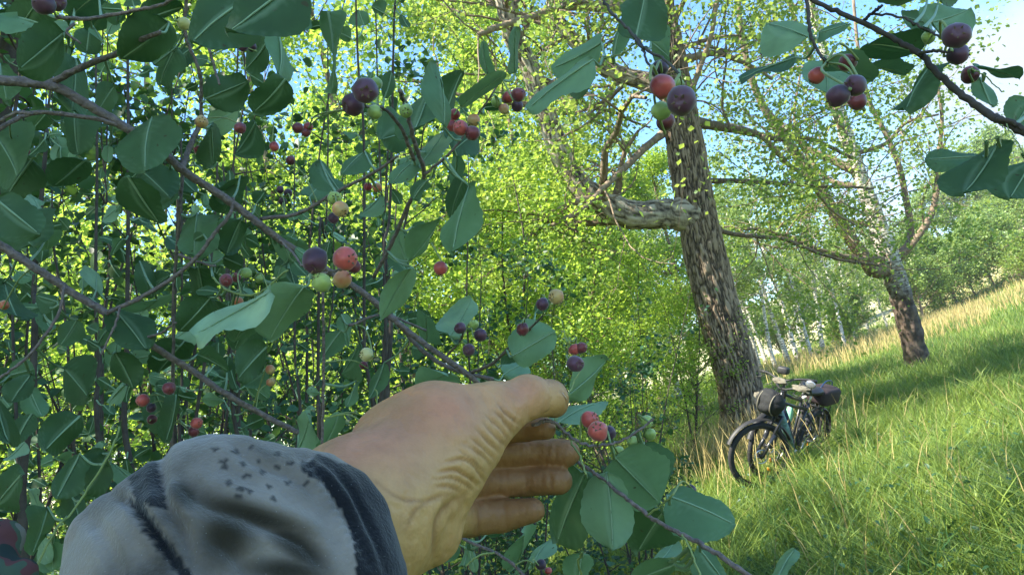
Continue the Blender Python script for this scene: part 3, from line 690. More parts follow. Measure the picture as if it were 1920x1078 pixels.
BR['top'] = [([(1118, -15), (1150, 28), (1185, 62), (1205, 90), (1245, 112), (1275, 140)], .44, .32, 3.2, 2.4), ([(1185, 62), (1200, 80), (1215, 120), (1235, 145)], .4, .33, 2.5, 2.2),
    ([(1195, 75), (1170, 100), (1130, 110)], .41, .42, 2, 1.6)]
BR['held'] = [([(1000, 796), (1035, 790), (1060, 810), (1085, 828), (1120, 836), (1160, 828), (1200, 805), (1225, 785)], .420, .43, 3.6, 2),
    ([(1085, 868), (1120, 890), (1170, 930), (1215, 965), (1260, 992), (1300, 1012), (1345, 1038), (1410, 1082)], .45, .36, 3.6, 4.6),
    ([(1215, 965), (1242, 945), (1262, 928)], .4, .38, 2, 1.8), ([(1280, 1002), (1298, 1040), (1315, 1085)], .38, .36, 2, 2), ([(1060, 812), (1085, 850), (1098, 890)], .44, .42, 2.2, 1.8),
    ([(1020, 590), (1052, 600), (1062, 640), (1074, 640)], .62, .6, 1.2, 1), ([(1040, 790), (1062, 745), (1090, 690)], .46, .5, 2, 1.5)]
BR['low'] = [([(850, 1000), (890, 1020), (930, 1036), (965, 1060), (1000, 1100)], .75, .65, 3, 3), ([(930, 1036), (900, 1040), (872, 1062)], .7, .7, 2, 1.5),
    ([(965, 1058), (985, 1050), (998, 1055)], .66, .66, 1.6, 1.4), ([(1100, 1100), (1085, 1060), (1090, 1035)], .55, .52, 2, 1.6)]
BINFO = {'upper': ('long berry branch sloping across the picture from the upper left down behind the hand', 'grey_twig'),
    'lower': ('bare grey branch with berries sloping from the left edge down to the sleeve', 'grey_twig'),
    'right': ('dark berry branch hanging from the top edge out to the right edge against the sky', 'dark_twig'),
    'top': ('short berry twig hanging from the top edge in front of the old trunk', 'dark_twig'),
    'held': ('leafy berry twig pinched between thumb and finger', 'grey_twig'),
    'low': ('small leafy twig below the fingers at the bottom edge', 'grey_twig')}
# leaves: base, tip, visible width, tone, length-based depth unless given
LV = [((318, 42), (226, 112), 78, .15), ((470, -5), (358, 82), 92, .05), ((560, -40), (425, 62), 88, .08), ((342, 14), (255, 46), 40, .1), ((120, 62), (34, 132), 72, .18),
 ((141, 110), (134, 208), 46, .25), ((131, 84), (95, 142), 38, .1), ((285, 220), (272, 322), 68, .18), ((384, 186), (466, 152), 72, .1), ((536, 148), (474, 212), 62, .2),
 ((522, 62), (522, 146), 33, .5), ((616, 22), (622, 176), 26, .45), ((388, 232), (450, 203), 38, .85), ((395, 234), (399, 312), 34, .12), ((-15, 246), (32, 334), 62, .2),
 ((140, 204), (146, 292), 58, .22), ((34, 34), (112, 64), 27, .55), ((262, 318), (320, 372), 62, .1), ((70, 5), (28, 70), 60, .2), ((185, -10), (130, 34), 50, .25), ((0, 120), (12, 190), 36, .3),
 ((95, 205), (60, 245), 40, .3), ((200, 10), (170, 60), 36, .3), ((370, 400), (364, 480), 56, .45), ((452, 412), (424, 478), 48, .12), ((371, 500), (381, 572), 40, .1),
 ((214, 580), (276, 658), 66, .15), ((296, 560), (250, 586), 15, .95), ((-10, 372), (75, 440), 88, .15), ((10, 400), (60, 462), 70, .12), ((92, 436), (88, 468), 22, .65),
 ((52, 362), (46, 388), 22, .6), ((66, 376), (74, 398), 10, .8), ((156, 540), (158, 510), 13, .7), ((180, 545), (183, 512), 17, .75), ((507, 546), (362, 628), 46, .95),
 ((570, 538), (505, 640), 80, .75), ((480, 585), (440, 640), 36, .5), ((540, 492), (560, 448), 38, .75), ((500, 650), (445, 712), 52, .25), ((345, 640), (295, 700), 48, .2), ((145, 598), (112, 648), 44, .25),
 ((8, 530), (36, 600), 38, .15), ((262, 490), (285, 560), 36, .35), ((395, 558), (335, 622), 58, .15), ((762, 494), (742, 430), 42, .75), ((766, 490), (828, 407), 30, .6), ((772, 500), (714, 602), 40, .72),
 ((843, 630), (884, 558), 52, .8), ((800, 642), (797, 590), 27, .6), ((842, 700), (788, 726), 36, .85), ((960, 668), (1042, 620), 78, .6), ((1064, 742), (1138, 674), 44, .68), ((944, 702), (988, 680), 30, .65),
 ((880, 348), (848, 474), 42, .55), ((868, 338), (845, 412), 40, .1), ((716, 364), (668, 406), 18, .7), ((832, 240), (818, 118), 36, .4), ((838, 208), (868, 133), 38, .1), ((776, 248), (806, 165), 42, .2),
 ((864, 202), (950, 138), 30, .7), ((916, 142), (904, 77), 25, .55), ((966, 138), (968, 50), 23, .4), ((772, 245), (714, 262), 58, .2), ((786, 312), (832, 248), 34, .7), ((892, 248), (848, 284), 46, .1),
 ((1128, 80), (1034, 128), 46, .6), ((1112, 112), (988, 206), 44, .65), ((1060, 130), (1104, 168), 36, .08), ((1192, 72), (1212, -20), 78, .08), ((1150, 112), (1166, 40), 24, .5), ((1220, 78), (1255, 108), 30, .5),
 ((684, 284), (640, 328), 32, .3), ((778, 302), (735, 345), 30, .6), ((856, 288), (848, 352), 26, .55), ((1516, 70), (1438, 44), 54, .72), ((1534, 62), (1594, 44), 22, .4), ((1492, 108), (1386, 150), 20, .15),
 ((1546, 114), (1638, 150), 40, .68), ((1548, 116), (1552, 176), 44, .65), ((1620, 128), (1700, 140), 20, .4), ((1724, 100), (1628, 84), 48, .15), ((1744, 124), (1698, 208), 36, .18), ((1744, 42), (1816, 18), 54, .6),
 ((1745, 44), (1690, 28), 30, .35), ((1740, -5), (1672, -8), 26, .3), ((1760, 2), (1800, -30), 40, .3), ((1842, 292), (1734, 298), 44, .35), ((1872, 266), (1806, 362), 64, .15), ((1824, 127), (1912, 150), 16, .3), ((1838, 146), (1860, 200), 26, .35),
 ((1936, 300), (1893, 372), 64, .2), ((1932, 190), (1900, 240), 44, .3), ((1153, 858), (1238, 944), 98, .62), ((1137, 884), (1148, 1032), 104, .66), ((1098, 884), (1044, 1018), 88, .12), ((1246, 955), (1196, 1034), 72, .15),
 ((1250, 928), (1380, 984), 96, .42), ((1046, 792), (1134, 752), 28, .8), ((1208, 830), (1248, 905), 56, .3), ((1238, 1050), (1264, 1014), 20, .75), ((1262, 1048), (1284, 1072), 16, .8), ((1264, 1058), (1185, 1090), 42, .4),
 ((1308, 1024), (1362, 1095), 58, .35), ((1090, 1036), (1084, 1100), 54, .4), ((996, 1062), (1030, 1012), 22, .8), ((968, 1058), (982, 1000), 18, .6), ((878, 1012), (892, 1072), 20, .75), ((870, 1060), (880, 1010), 14, .6),
 ((1455, 1090), (1490, 1028), 26, .7), ((150, 780), (84, 845), 64, .1), ((150, 850), (105, 935), 58, .1), ((200, 850), (160, 925), 54, .12), ((60, 775), (30, 832), 38, .12), ((-6, 745), (18, 830), 34, .15), ((290, 735), (318, 805), 42, .25),
 ((556, 848), (582, 768), 36, .75), ((604, 842), (636, 772), 34, .6), ((46, 828), (7, 864), 22, .9), ((100, 862), (76, 872), 20, .5), ((103, 860), (126, 868), 16, .6), ((178, 834), (174, 860), 10, .85), ((234, 722), (204, 756), 8, .8),
 ((668, 714), (650, 762), 15, .6), ((500, 690), (456, 722), 38, .3), ((330, 740), (310, 830), 34, .2), ((470, 600), (440, 655), 44, .2), ((60, 700), (20, 755), 44, .15), ((120, 690), (165, 745), 46, .14), ((215, 660), (250, 730), 46, .15),
 ((420, 610), (400, 560), 36, .2), ((240, 330), (300, 420), 60, .12), ((60, 300), (10, 372), 60, .14), ((160, 300), (100, 350), 50, .2), ((450, 330), (420, 400), 40, .25), ((600, 300), (640, 360), 40, .3), ((580, 370), (620, 330), 30, .4),
 ((640, 620), (600, 680), 34, .4), ((700, 800), (640, 850), 30, .5), ((480, 230), (440, 290), 42, .15), ((560, 60), (540, 0), 44, .2), ((500, 80), (460, 130), 40, .1), ((330, 90), (300, 160), 36, .2), ((215, 160), (180, 215), 36, .25),
 ((40, 890), (-10, 950), 50, .15), ((90, 950), (60, 1040), 46, .3), ((75, 985), (92, 1055), 22, .8), ((130, 920), (150, 990), 30, .2), ((640, 590), (655, 650), 22, .5), ((675, 640), (640, 700), 30, .35), ((720, 680), (690, 750), 26, .4)]
BY = [(685, 170, 24, 'd'), (662, 197, 21, 'd'), (705, 157, 12, 'g'), (703, 210, 13, 'g'), (762, 208, 13, 'g'), (852, 215, 11, 'r'), (848, 236, 11, 'r'), (863, 240, 14, 'r'), (886, 250, 14, 'w'), (888, 226, 12, 'o'),
 (953, 183, 11, 'r'), (972, 178, 13, 'w'), (970, 199, 11, 'd'), (945, 205, 10, 'o'), (931, 192, 10, 'g'), (1236, 130, 17, 'd'), (1242, 162, 23, 'r'), (1277, 190, 28, 'd'), (1240, 208, 18, 'g'), (1248, 228, 17, 'w'), (1273, 158, 10, 'g'),
 (591, 488, 24, 'd'), (647, 485, 22, 'r'), (603, 530, 18, 'g'), (642, 523, 17, 'o'), (664, 500, 13, 'w'), (627, 372, 13, 'g'), (638, 392, 15, 'o'), (625, 409, 10, 'd'), (707, 352, 9, 'o'), (690, 350, 8, 'r'), (378, 229, 12, 'o'), (345, 45, 12, 'y'),
 (455, 87, 10, 'd'), (472, 88, 9, 'd'), (558, 240, 10, 'w'), (578, 238, 9, 'r'), (574, 248, 9, 'w'), (514, 275, 9, 'r'), (545, 301, 9, 'w'), (525, 356, 7, 'd'), (540, 362, 8, 'd'), (530, 378, 8, 'd'), (372, 281, 8, 'r'), (450, 240, 11, 'w'),
 (424, 525, 12, 'w'), (442, 520, 9, 'w'), (447, 565, 9, 'o'), (462, 512, 10, 'g'), (486, 522, 9, 'g'), (892, 428, 12, 'g'), (826, 503, 13, 'r'), (1043, 556, 14, 'o'), (1017, 570, 12, 'd'), (863, 615, 11, 'd'), (901, 628, 12, 'd'), (889, 608, 9, 'g'), (879, 656, 12, 'd'), (980, 617, 12, 'w'),
 (1077, 655, 11, 'r'), (1090, 652, 11, 'w'), (1079, 682, 16, 'd'), (687, 665, 13, 'y'), (682, 685, 8, 'w'), (507, 693, 9, 'o'), (508, 716, 8, 'o'), (268, 750, 12, 'r'), (317, 728, 12, 'w'), (284, 764, 9, 'd'), (285, 786, 9, 'w'), (369, 793, 11, 'r'), (363, 809, 10, 'w'),
 (8, 572, 9, 'o'), (46, 284, 9, 'w'), (1106, 786, 16, 'r'), (1121, 808, 19, 'r'), (1141, 812, 14, 'd'), (1213, 790, 12, 'g'), (1218, 814, 12, 'g'), (1188, 830, 12, 'g'), (1160, 846, 10, 'g'), (1531, 142, 15, 'r'), (1590, 118, 16, 'w'), (1571, 180, 20, 'd'), (1603, 160, 20, 'd'), (1607, 190, 17, 'w'),
 (1793, 67, 24, 'd'), (1796, 103, 19, 'd'), (1819, 141, 16, 'w'), (1741, 70, 12, 'g'), (712, 775, 9, 'y'), (700, 786, 8, 'w'), (683, 793, 11, 'd'), (1014, 1058, 10, 'd'), (1028, 1070, 7, 'r'), (82, 8, 20, 'd'), (106, 4, 17, 'd'), (1295, 918, 10, 'd')]

def berry_mat(name, c1, c2, rough=.38, sss=.15):
    m_, n, b = mat(name)
    tcn = node(n, 'ShaderNodeTexCoord'); t = node(n, 'ShaderNodeTexNoise'); t.inputs['Scale'].default_value = 110; t.inputs['Detail'].default_value = 4
    n.links.new(tcn.outputs['Object'], t.inputs['Vector'])
    a = node(n, 'ShaderNodeAttribute', attribute_name='v')
    m2 = node(n, 'ShaderNodeMath', operation='MULTIPLY_ADD'); m2.inputs[1].default_value = .5; n.links.new(t.outputs['Fac'], m2.inputs[0])
    h_ = node(n, 'ShaderNodeMath', operation='MULTIPLY'); h_.inputs[1].default_value = .55; n.links.new(a.outputs['Fac'], h_.inputs[0]); n.links.new(h_.outputs[0], m2.inputs[2])
    r = ramp(n, [(.3, c1), (.72, c2)]); n.links.new(m2.outputs[0], r.inputs[0]); n.links.new(r.outputs[0], b.inputs['Base Color'])
    b.inputs['Roughness'].default_value = rough; b.inputs['Specular IOR Level'].default_value = .4
    b.inputs['Sheen Weight'].default_value = .25; b.inputs['Sheen Roughness'].default_value = .5
    return m_
BM = {'d': berry_mat('ripe_purple_skin', (0.022, 0.008, 0.018), (0.10, 0.035, 0.06), .45), 'w': berry_mat('wine_red_skin', (0.07, 0.012, 0.015), (0.20, 0.035, 0.04)),
      'r': berry_mat('red_skin', (0.20, 0.018, 0.02), (0.50, 0.09, 0.07)), 'o': berry_mat('orange_skin', (0.50, 0.13, 0.06), (0.50, 0.34, 0.13)),
      'g': berry_mat('green_skin', (0.18, 0.26, 0.06), (0.36, 0.46, 0.12)), 'y': berry_mat('yellow_green_skin', (0.34, 0.34, 0.09), (0.58, 0.50, 0.22))}
BL = {'d': 'ripe purple berry', 'w': 'wine red berry', 'r': 'red berry', 'o': 'orange half-ripe berry', 'g': 'unripe green berry', 'y': 'pale yellow-green berry'}
M['calyx'] = simple('dry_calyx', (0.12, 0.08, 0.045), .85, var=.3, scale=300)

broots = {}; samples = []
for key, lst in BR.items():
    px0 = lst[0][0][len(lst[0][0]) // 2]; lb_, mt_ = BINFO[key]
    root = thing('berry_branch', P(*px0, lst[0][1]), lb_, 'branch'); broots[key] = root
    for k, (pth, d0, d1, r0_, r1_) in enumerate(lst):
        q3 = np.array([(x, y, d0 + (d1 - d0) * i_ / (len(pth) - 1)) for i_, (x, y) in enumerate(pth)]); q3 = smooth_path(q3, 8)
        mid_d = .5 * (d0 + d1)
        rr = np.linspace(r0_, r1_, len(q3)) / F * mid_d * (1 + .10 * np.sin(np.arange(len(q3)) * 1.7) * (rng.random(len(q3)) > .6))
        wp = np.array([P(*v_) for v_ in q3]); wp += rng.normal(0, .0003, wp.shape)
        mbk = MB(); mbk.tube(wp, rr, 10, a=.5)
        nm = 'stem' if k == 0 else 'twig'
        mbk.build(nm, M[mt_] if r0_ > 2.3 else M['green_stalk'], root)
        for v_, w_ in zip(q3, wp): samples.append((v_[0], v_[1], key, w_))
SX = np.array([s_[0] for s_ in samples]); SY = np.array([s_[1] for s_ in samples]); SK = [s_[2] for s_ in samples]; SW = np.array([s_[3] for s_ in samples])
def nearest(x, y):
    q = np.hypot(SX - x, SY - y); i_ = int(np.argmin(q)); return q[i_], SK[i_], SW[i_]
fol = {k: LeafMB() for k in BR}
for L4 in LV:
    (bx, by), (tx, ty), wp_, tone = L4[:4]; ln = math.hypot(tx - bx, ty - by)
    d = float(np.clip(62 / max(ln, 10), .33, .95)); d *= U(.95, 1.05)
    dist, key, w_ = nearest(bx, by)
    if dist < 70: d = .6 * d + .4 * np.linalg.norm(w_ - CAM)
    if (bx, by) in ((1098, 884),): d = .53
    if (bx, by) in ((1046, 792),): d = .47
    fol[key].leaf((bx, by), (tx, ty), wp_, d, np.clip(tone * .92 + U(-.04, .04), 0, 1), dep=U(-.06, .06), curl=U(.04, .22), wave=U(.06, .28), stalk=(w_ if dist < 70 else None))
# smaller companion leaves along the stems
for k in range(150):
    i_ = rng.integers(0, len(samples)); x, y, key, w_ = samples[i_]
    if key in ('right', 'top') or (x > 1000): continue
    if rng.random() < .35 * (x > 560): continue
    an = U(0, 6.28); ln = U(22, 60); r_ = U(8, 45); bx, by = x + math.cos(an) * r_, y + math.sin(an) * r_
    dd = np.linalg.norm(w_ - CAM) * U(1.0, 1.35)
    fol[key].leaf((bx, by), (bx + math.cos(an + U(-.7, .7)) * ln, by + math.sin(an + U(-.7, .7)) * ln + 8), ln * U(.4, .9), dd, float(np.clip(rng.choice([.12, .25, .6]) + U(-.08, .08), 0, 1)), stalk=w_)
for k, lm in fol.items():
    if lm.n: lm.build('foliage', M['berry_leaf'], broots[k], extra={'rib': np.concatenate(lm.rib)})
for (x, y, r_, c_) in BY:
    d = float(np.clip(6.6 / r_, .27, .8)); dist, key, w_ = nearest(x, y)
    if dist < 60: d = .6 * d + .4 * np.linalg.norm(w_ - CAM)
    c = P(x, y, d); R = r_ / F * d
    hub = w_ if dist < 95 else P(x + U(-20, 20), y - 45, d * 1.02)
    dr = c - hub; dr /= np.linalg.norm(dr)
    axis = dr * .5 + rng.normal(0, .45, 3); axis /= np.linalg.norm(axis)
    x_ = np.cross(axis, [.2, .5, .8]); x_ /= np.linalg.norm(x_); rot = np.stack([x_, np.cross(axis, x_), axis], 1)
    b_ = MB(); b_.ell((0, 0, 0), (1, 1, 1), None, 28, 18)
    v = b_.v[0]; nr = vnoise(v * 1.6 + r_ * 3.1 + x) - .5 + .35 * (vnoise(v * 4 + x) - .5)
    v = v * (1 + .17 * nr[:, None]); v[:, 2] *= 1.04
    v[:, 2] -= .16 * np.exp(-(v[:, 0] ** 2 + v[:, 1] ** 2) / .05) * (v[:, 2] > 0)
    b_.v = [c + (v * R) @ rot.T]; b_.a = [np.clip(.5 + v[:, 2] * .45 + nr * .4, 0, 1)]
    bo = b_.build('berry', BM[c_], broots[key]); bo['label'] = BL[c_]
    cx = MB()                                              # dried five-pointed crown at the berry's end
    for q in range(5):
        a0 = q / 5 * 6.28; o1 = np.array([math.cos(a0), math.sin(a0), 0]); s1 = np.array([-math.sin(a0), math.cos(a0), 0])
        pts_ = np.array([o1 * .26 + s1 * .15, o1 * .26 - s1 * .15, o1 * .56 + np.array([0, 0, .24]) , o1 * .28 + np.array([0, 0, .10])]) + np.array([0, 0, .90])
        cx.add(c + (pts_ * R) @ rot.T, [np.array([[0, 1, 2]]), np.array([[0, 2, 3]]), np.array([[1, 3, 2]])])
    cx.build('calyx', M['calyx'], bo, smooth=False)
    att = c - axis * R * .96
    st = smooth_path(np.array([hub, hub * .45 + att * .55 + np.array([0, 0, .006]) + rng.normal(0, .002, 3), att - axis * R * .25, att + axis * R * .06]), 5)
    sb = MB(); sb.tube(st, .0007, 5); sb.build('stalk', M['green_stalk'], bo)
bush = thing('berry_bush', P(260, 1300, 1.5), 'dark leafy berry bush filling the left side behind the two bare branches', 'bush')
bst = MB(); bl = LeafMB(); nodes_ = []
for k in range(26):
    x0 = U(-60, 760); dd = U(1.0, 2.1); lean_ = U(-60, 60)
    q3 = smooth_path(np.array([(x0 + lean_ * t + U(-9, 9) + 26 * (1 - t) * (1 if k % 2 else -1), 1250 - 1350 * t * (U(.75, 1.05) if k % 3 else .7), dd * (1 + .12 * t)) for t in np.linspace(0, 1, 9)]), 5)
    wp = np.array([P(*v_) for v_ in q3]); bst.tube(wp, np.linspace(U(.004, .008), .0015, len(wp)), 7, cap=False); nodes_ += list(zip(q3[6:], wp[6:]))
bst.build('stems', M['dark_twig'], bush)
for k in range(600):
    q_, w_ = nodes_[rng.integers(0, len(nodes_))]; an = U(0, 6.28); ln = .042 * F / q_[2] * U(.38, 1.05); r_ = ln * U(.2, 1.1)
    if q_[0] > 560 and rng.random() < .6: continue
    bx, by = q_[0] + math.cos(an) * r_, q_[1] + math.sin(an) * r_; a2 = an + U(-.9, .9)
    bl.leaf((bx, by), (bx + math.cos(a2) * ln, by + math.sin(a2) * ln + ln * .3), ln * U(.35, .95), q_[2] * U(.93, 1.07), float(np.clip(rng.choice([.05, .12, .22, .4, .8], p=[.22, .26, .22, .18, .12]), 0, 1)), curl=U(.05, .42), wave=U(.1, .45), stalk=w_)
bl.build('foliage', M['berry_leaf'], bush, extra={'rib': np.concatenate(bl.rib)})

# ------------------------------------------------------------------ solid modelling from distance fields (hand, sleeve)
def rcone(q, a, b, r1, r2):
    a = np.asarray(a); b = np.asarray(b); ba = b - a; t = np.clip(((q - a) @ ba) / (ba @ ba), 0, 1)
    return np.linalg.norm(q - a - t[..., None] * ba, axis=-1) - (r1 + (r2 - r1) * t)
def smin(a, b, k):
    h = np.clip(.5 + .5 * (b - a) / k, 0, 1); return b + (a - b) * h - k * h * (1 - h)
def surface_nets(field, lo, hi, step):
    n_ = np.ceil((np.asarray(hi) - lo) / step).astype(int) + 1
    axs = [lo[k] + np.arange(n_[k]) * step for k in range(3)]
    q = np.stack(np.meshgrid(*axs, indexing='ij'), -1); f = field(q)
    s_ = f < 0; cell = np.zeros(np.array(f.shape) - 1, int); acc = np.zeros(cell.shape + (3,)); cnt = np.zeros(cell.shape)
    X, Y, Z = cell.shape
    cor = [(a, b, c) for a in (0, 1) for b in (0, 1) for c in (0, 1)]
    sub = {c: f[c[0]:c[0] + X, c[1]:c[1] + Y, c[2]:c[2] + Z] for c in cor}
    for c1 in cor:
        for k in range(3):
            if c1[k] == 0:
                c2 = list(c1); c2[k] = 1; c2 = tuple(c2); a, b = sub[c1], sub[c2]; cross = (a < 0) != (b < 0)
                t = np.where(cross, a / np.where(cross, a - b, 1), 0)
                off = np.zeros(cell.shape + (3,)); off[...] = c1; off[..., k] = t
                acc += off * cross[..., None]; cnt += cross
    act = cnt > 0; vid = -np.ones(cell.shape, int); vid[act] = np.arange(act.sum())
    idx = np.argwhere(act); v = lo + (idx + acc[act] / cnt[act][:, None]) * step
    faces = []
    for k in range(3):
        o1, o2 = (k + 1) % 3, (k + 2) % 3
        a = s_; sl1 = [slice(1, -1)] * 3; sl2 = [slice(1, -1)] * 3; sl1[k] = slice(0, -1); sl2[k] = slice(1, None)
        cr = a[tuple(sl1)] != a[tuple(sl2)]; e = np.argwhere(cr); e[:, o1] += 1; e[:, o2] += 1
        inside = a[tuple(e.T)]
        def g(d1, d2):
            z = e.copy(); z[:, o1] -= d1; z[:, o2] -= d2; return vid[tuple(z.T)]
        qd = np.stack([g(0, 0), g(1, 0), g(1, 1), g(0, 1)], -1)
        qd[~inside] = qd[~inside][:, ::-1]; faces.append(qd)
    return v, np.concatenate(faces)
def relax(v, f, it, lam=.5):
    e = np.concatenate([f[:, [0, 1]], f[:, [1, 2]], f[:, [2, 3]], f[:, [3, 0]]])
    for _ in range(it):
        s_ = np.zeros_like(v); c = np.zeros(len(v))
        for a, b in ((0, 1), (1, 0)):
            for k in range(3): s_[:, k] += np.bincount(e[:, a], v[e[:, b], k], len(v))
            c += np.bincount(e[:, a], minlength=len(v))
        v = v + lam * (s_ / np.maximum(c, 1)[:, None] - v)
    return v
def vnormals(v, f):
    nn = np.cross(v[f[:, 2]] - v[f[:, 0]], v[f[:, 3]] - v[f[:, 1]]); r_ = np.zeros_like(v)
    for c in range(4):
        for k in range(3): r_[:, k] += np.bincount(f[:, c], nn[:, k], len(v))
    return r_ / (np.linalg.norm(r_, axis=1)[:, None] + 1e-12)
def pxof(v): return 960 + v[:, 0] / -v[:, 2] * F, 539 - v[:, 1] / -v[:, 2] * F
def polydist(x, y, line):
    ln = smooth_path(np.array(line, float), 6); best = np.full(x.shape, 1e9); tt = np.zeros(x.shape)
    for k in range(len(ln) - 1):
        a, b = ln[k], ln[k + 1]; ba = b - a; t = np.clip(((x - a[0]) * ba[0] + (y - a[1]) * ba[1]) / (ba @ ba + 1e-9), 0, 1)
        q = np.hypot(x - a[0] - t * ba[0], y - a[1] - t * ba[1]); mk = q < best
        best = np.where(mk, q, best); tt = np.where(mk, (k + t) / (len(ln) - 1), tt)
    return best, tt
def inpoly(x, y, poly):
    r_ = np.zeros(x.shape, bool); n_ = len(poly)
    for i_ in range(n_):
        x1, y1 = poly[i_]; x2, y2 = poly[(i_ + 1) % n_]
        r_ ^= ((y1 > y) != (y2 > y)) & (x < (x2 - x1) * (y - y1) / (y2 - y1 + 1e-9) + x1)
    return r_

# ---- the left hand reaching for the berries
def hand_field(q):
    R1 = lambda a, b, r1, r2: rcone(q, cs(*a), cs(*b), r1, r2)
    body = R1((500, 1130, .300), (672, 968, .332), .037, .0335)
    body = smin(body, R1((672, 968, .332), (790, 868, .362), .0335, .0285), .012)
    body = smin(body, R1((770, 900, .368), (815, 820, .372), .0265, .0245), .012)              # ball of the thumb
    body = smin(body, R1((742, 830, .372), (800, 790, .384), .021, .018), .012)                # back of the hand, first knuckle
    body = smin(body, R1((745, 1010, .345), (800, 992, .356), .0185, .0175), .008)             # heel of the hand
    body = smin(body, R1((800, 900, .366), (885, 832, .380), .022, .0165), .010)
    body = smin(body, R1((835, 800, .378), (915, 776, .392), .0205, .0158), .010)              # thumb metacarpal
    body = smin(body, R1((915, 778, .392), (990, 744, .408), .0150, .0118), .008)
    th = R1((990, 744, .408), (1032, 748, .420), .0118, .0098)
    th = smin(th, R1((1030, 744, .420), (1040, 757, .425), .0098, .0078), .004)
    body = smin(body, th, .004)
    # palm plate behind, carrying the fingers
    pl = R1((700, 960, .375), (830, 800, .415), .018, .015)
    pl = smin(pl, R1((700, 960, .375), (835, 850, .418), .018, .014), .012)
    pl = smin(pl, R1((700, 980, .375), (830, 905, .415), .018, .014), .012)
    pl = smin(pl, R1((730, 1000, .370), (815, 968, .405), .016, .0125), .012)
    body = smin(body, pl, .010)
    def finger(pts, rr):
        r_ = None
        for k in range(len(pts) - 1):
            c = R1(pts[k], pts[k + 1], rr[k], rr[k + 1]); r_ = c if r_ is None else smin(r_, c, .0022)
        return r_
    idx_ = finger([(835, 812, .415), (915, 806, .440), (985, 800, .446), (1022, 803, .436)], [.0125, .0098, .0086, .0068])
    mid_ = finger([(835, 852, .418), (912, 850, .452), (1000, 846, .462), (1062, 849, .455)], [.0115, .0094, .0088, .0086])
    rin_ = finger([(830, 905, .415), (905, 905, .448), (985, 902, .458), (1048, 901, .450)], [.0115, .0096, .0090, .0084])
    pin_ = finger([(815, 972, .405), (880, 970, .432), (940, 966, .442), (1000, 956, .438)], [.0118, .0106, .0098, .0072])
    for fg in (idx_, mid_, rin_, pin_): body = smin(body, fg, .0016)
    return body
cors = np.array([cs(480, 690, .29), cs(480, 690, .49), cs(1110, 690, .49), cs(480, 1150, .29), cs(1110, 1150, .49), cs(480, 1150, .49), cs(560, 1190, .26)])
lo = cors.min(0) - .004; hi = cors.max(0) + .004
hv, hf_ = surface_nets(hand_field, lo, hi, .00125)
hv = relax(hv, hf_, 4); hn = vnormals(hv, hf_); hx, hy = pxof(hv); fr = np.clip((hn * -hv).sum(1) / np.linalg.norm(hv, axis=1), 0, 1)
depth_ = -hv[:, 2]
front = fr > .05
disp = np.zeros(len(hv)); red = np.zeros(len(hv)); dirt_shade = np.zeros(len(hv))
def crease(line, dpt, wd, rim=.4, dmin=0, dmax=9):
    line = [(a_ + U(-3, 3), b_ + U(-2.5, 2.5)) for a_, b_ in line] if dmin == 0 else line; dpt *= U(.35, .85); wd *= U(.7, 1.15)
    q, t = polydist(hx, hy, line); k = np.sin(np.pi * np.clip(t, .02, .98)) ** .5 * front * (depth_ > dmin) * (depth_ < dmax)
    disp[:] += (-dpt * np.exp(-(q / wd) ** 2) + rim * dpt * np.exp(-((q - wd * 2.1) / (wd * 1.1)) ** 2)) * k
    dirt_shade[:] = np.maximum(dirt_shade, .75 * np.exp(-(q / (wd * .8)) ** 2) * k)
for ln_ in [[(934, 757), (952, 778), (975, 800)], [(922, 766), (940, 786), (965, 812)], [(911, 777), (934, 798), (957, 824)], [(902, 790), (925, 812), (950, 838)], [(893, 803), (918, 828), (940, 851)],
            [(884, 818), (908, 840), (930, 862)], [(872, 830), (900, 852), (922, 876)], [(862, 845), (890, 864), (912, 890)]]: crease(ln_, .0010, 3.6, .55, dmax=.405)
for ln_ in [[(836, 866), (866, 862), (893, 878), (908, 900)], [(820, 884), (852, 880), (878, 892), (897, 910)], [(812, 898), (845, 896), (872, 906), (888, 920)], [(815, 914), (842, 912), (868, 922)]]: crease(ln_, .0014, 4.2, .6, dmax=.40)
crease([(868, 934), (842, 948), (824, 975), (816, 1010), (812, 1055)], .0018, 6, .35, dmax=.40)
for k in range(0):
    x0, y0 = U(700, 940), U(760, 1010); an = .9 + U(-.5, .5); ln_ = U(18, 55)
    crease([(x0, y0), (x0 + ln_ * .5 * math.cos(an) + U(-3, 3), y0 + ln_ * .5 * math.sin(an)), (x0 + ln_ * math.cos(an), y0 + ln_ * math.sin(an))], .0004, 2.2, .3, dmax=.40)
crease([(850, 925), (815, 935), (780, 960), (762, 1000)], .0005, 4.5, .3, dmax=.40)
crease([(700, 900), (745, 930), (790, 940), (835, 935)], .0005, 5, .2, dmax=.40)
for xx, y0, y1 in [(985, 826, 872), (992, 826, 872), (942, 830, 874), (1040, 828, 870), (935, 880, 928), (985, 880, 928), (992, 880, 928), (1030, 882, 922), (898, 940, 1002), (944, 938, 998), (950, 938, 998)]:
    crease([(xx, y0), (xx + 2, (y0 + y1) / 2), (xx, y1)], .0007, 3.0, .5, dmin=.405)
crease([(1052, 732), (1060, 744), (1062, 760)], .0006, 2.5, .8)
disp += (fbm(hv * 260, 3, 5) - .45) * .0006 + (1 - np.abs(fbm(hv * np.array([150, 60, 90]), 3, 17) * 2 - .9)) ** 6 * -.0007 * front + (fbm(hv * 60, 2, 6) - .4) * .0005
hv = hv + hn * disp[:, None]
for cx_, cy_, rr_ in [(735, 815, 90), (850, 760, 80), (985, 735, 50), (640, 850, 60)]: red += .8 * np.exp(-((hx - cx_) ** 2 + (hy - cy_) ** 2) / rr_ ** 2)
red += (fbm(hv * 45, 3, 8) - .45) * .5
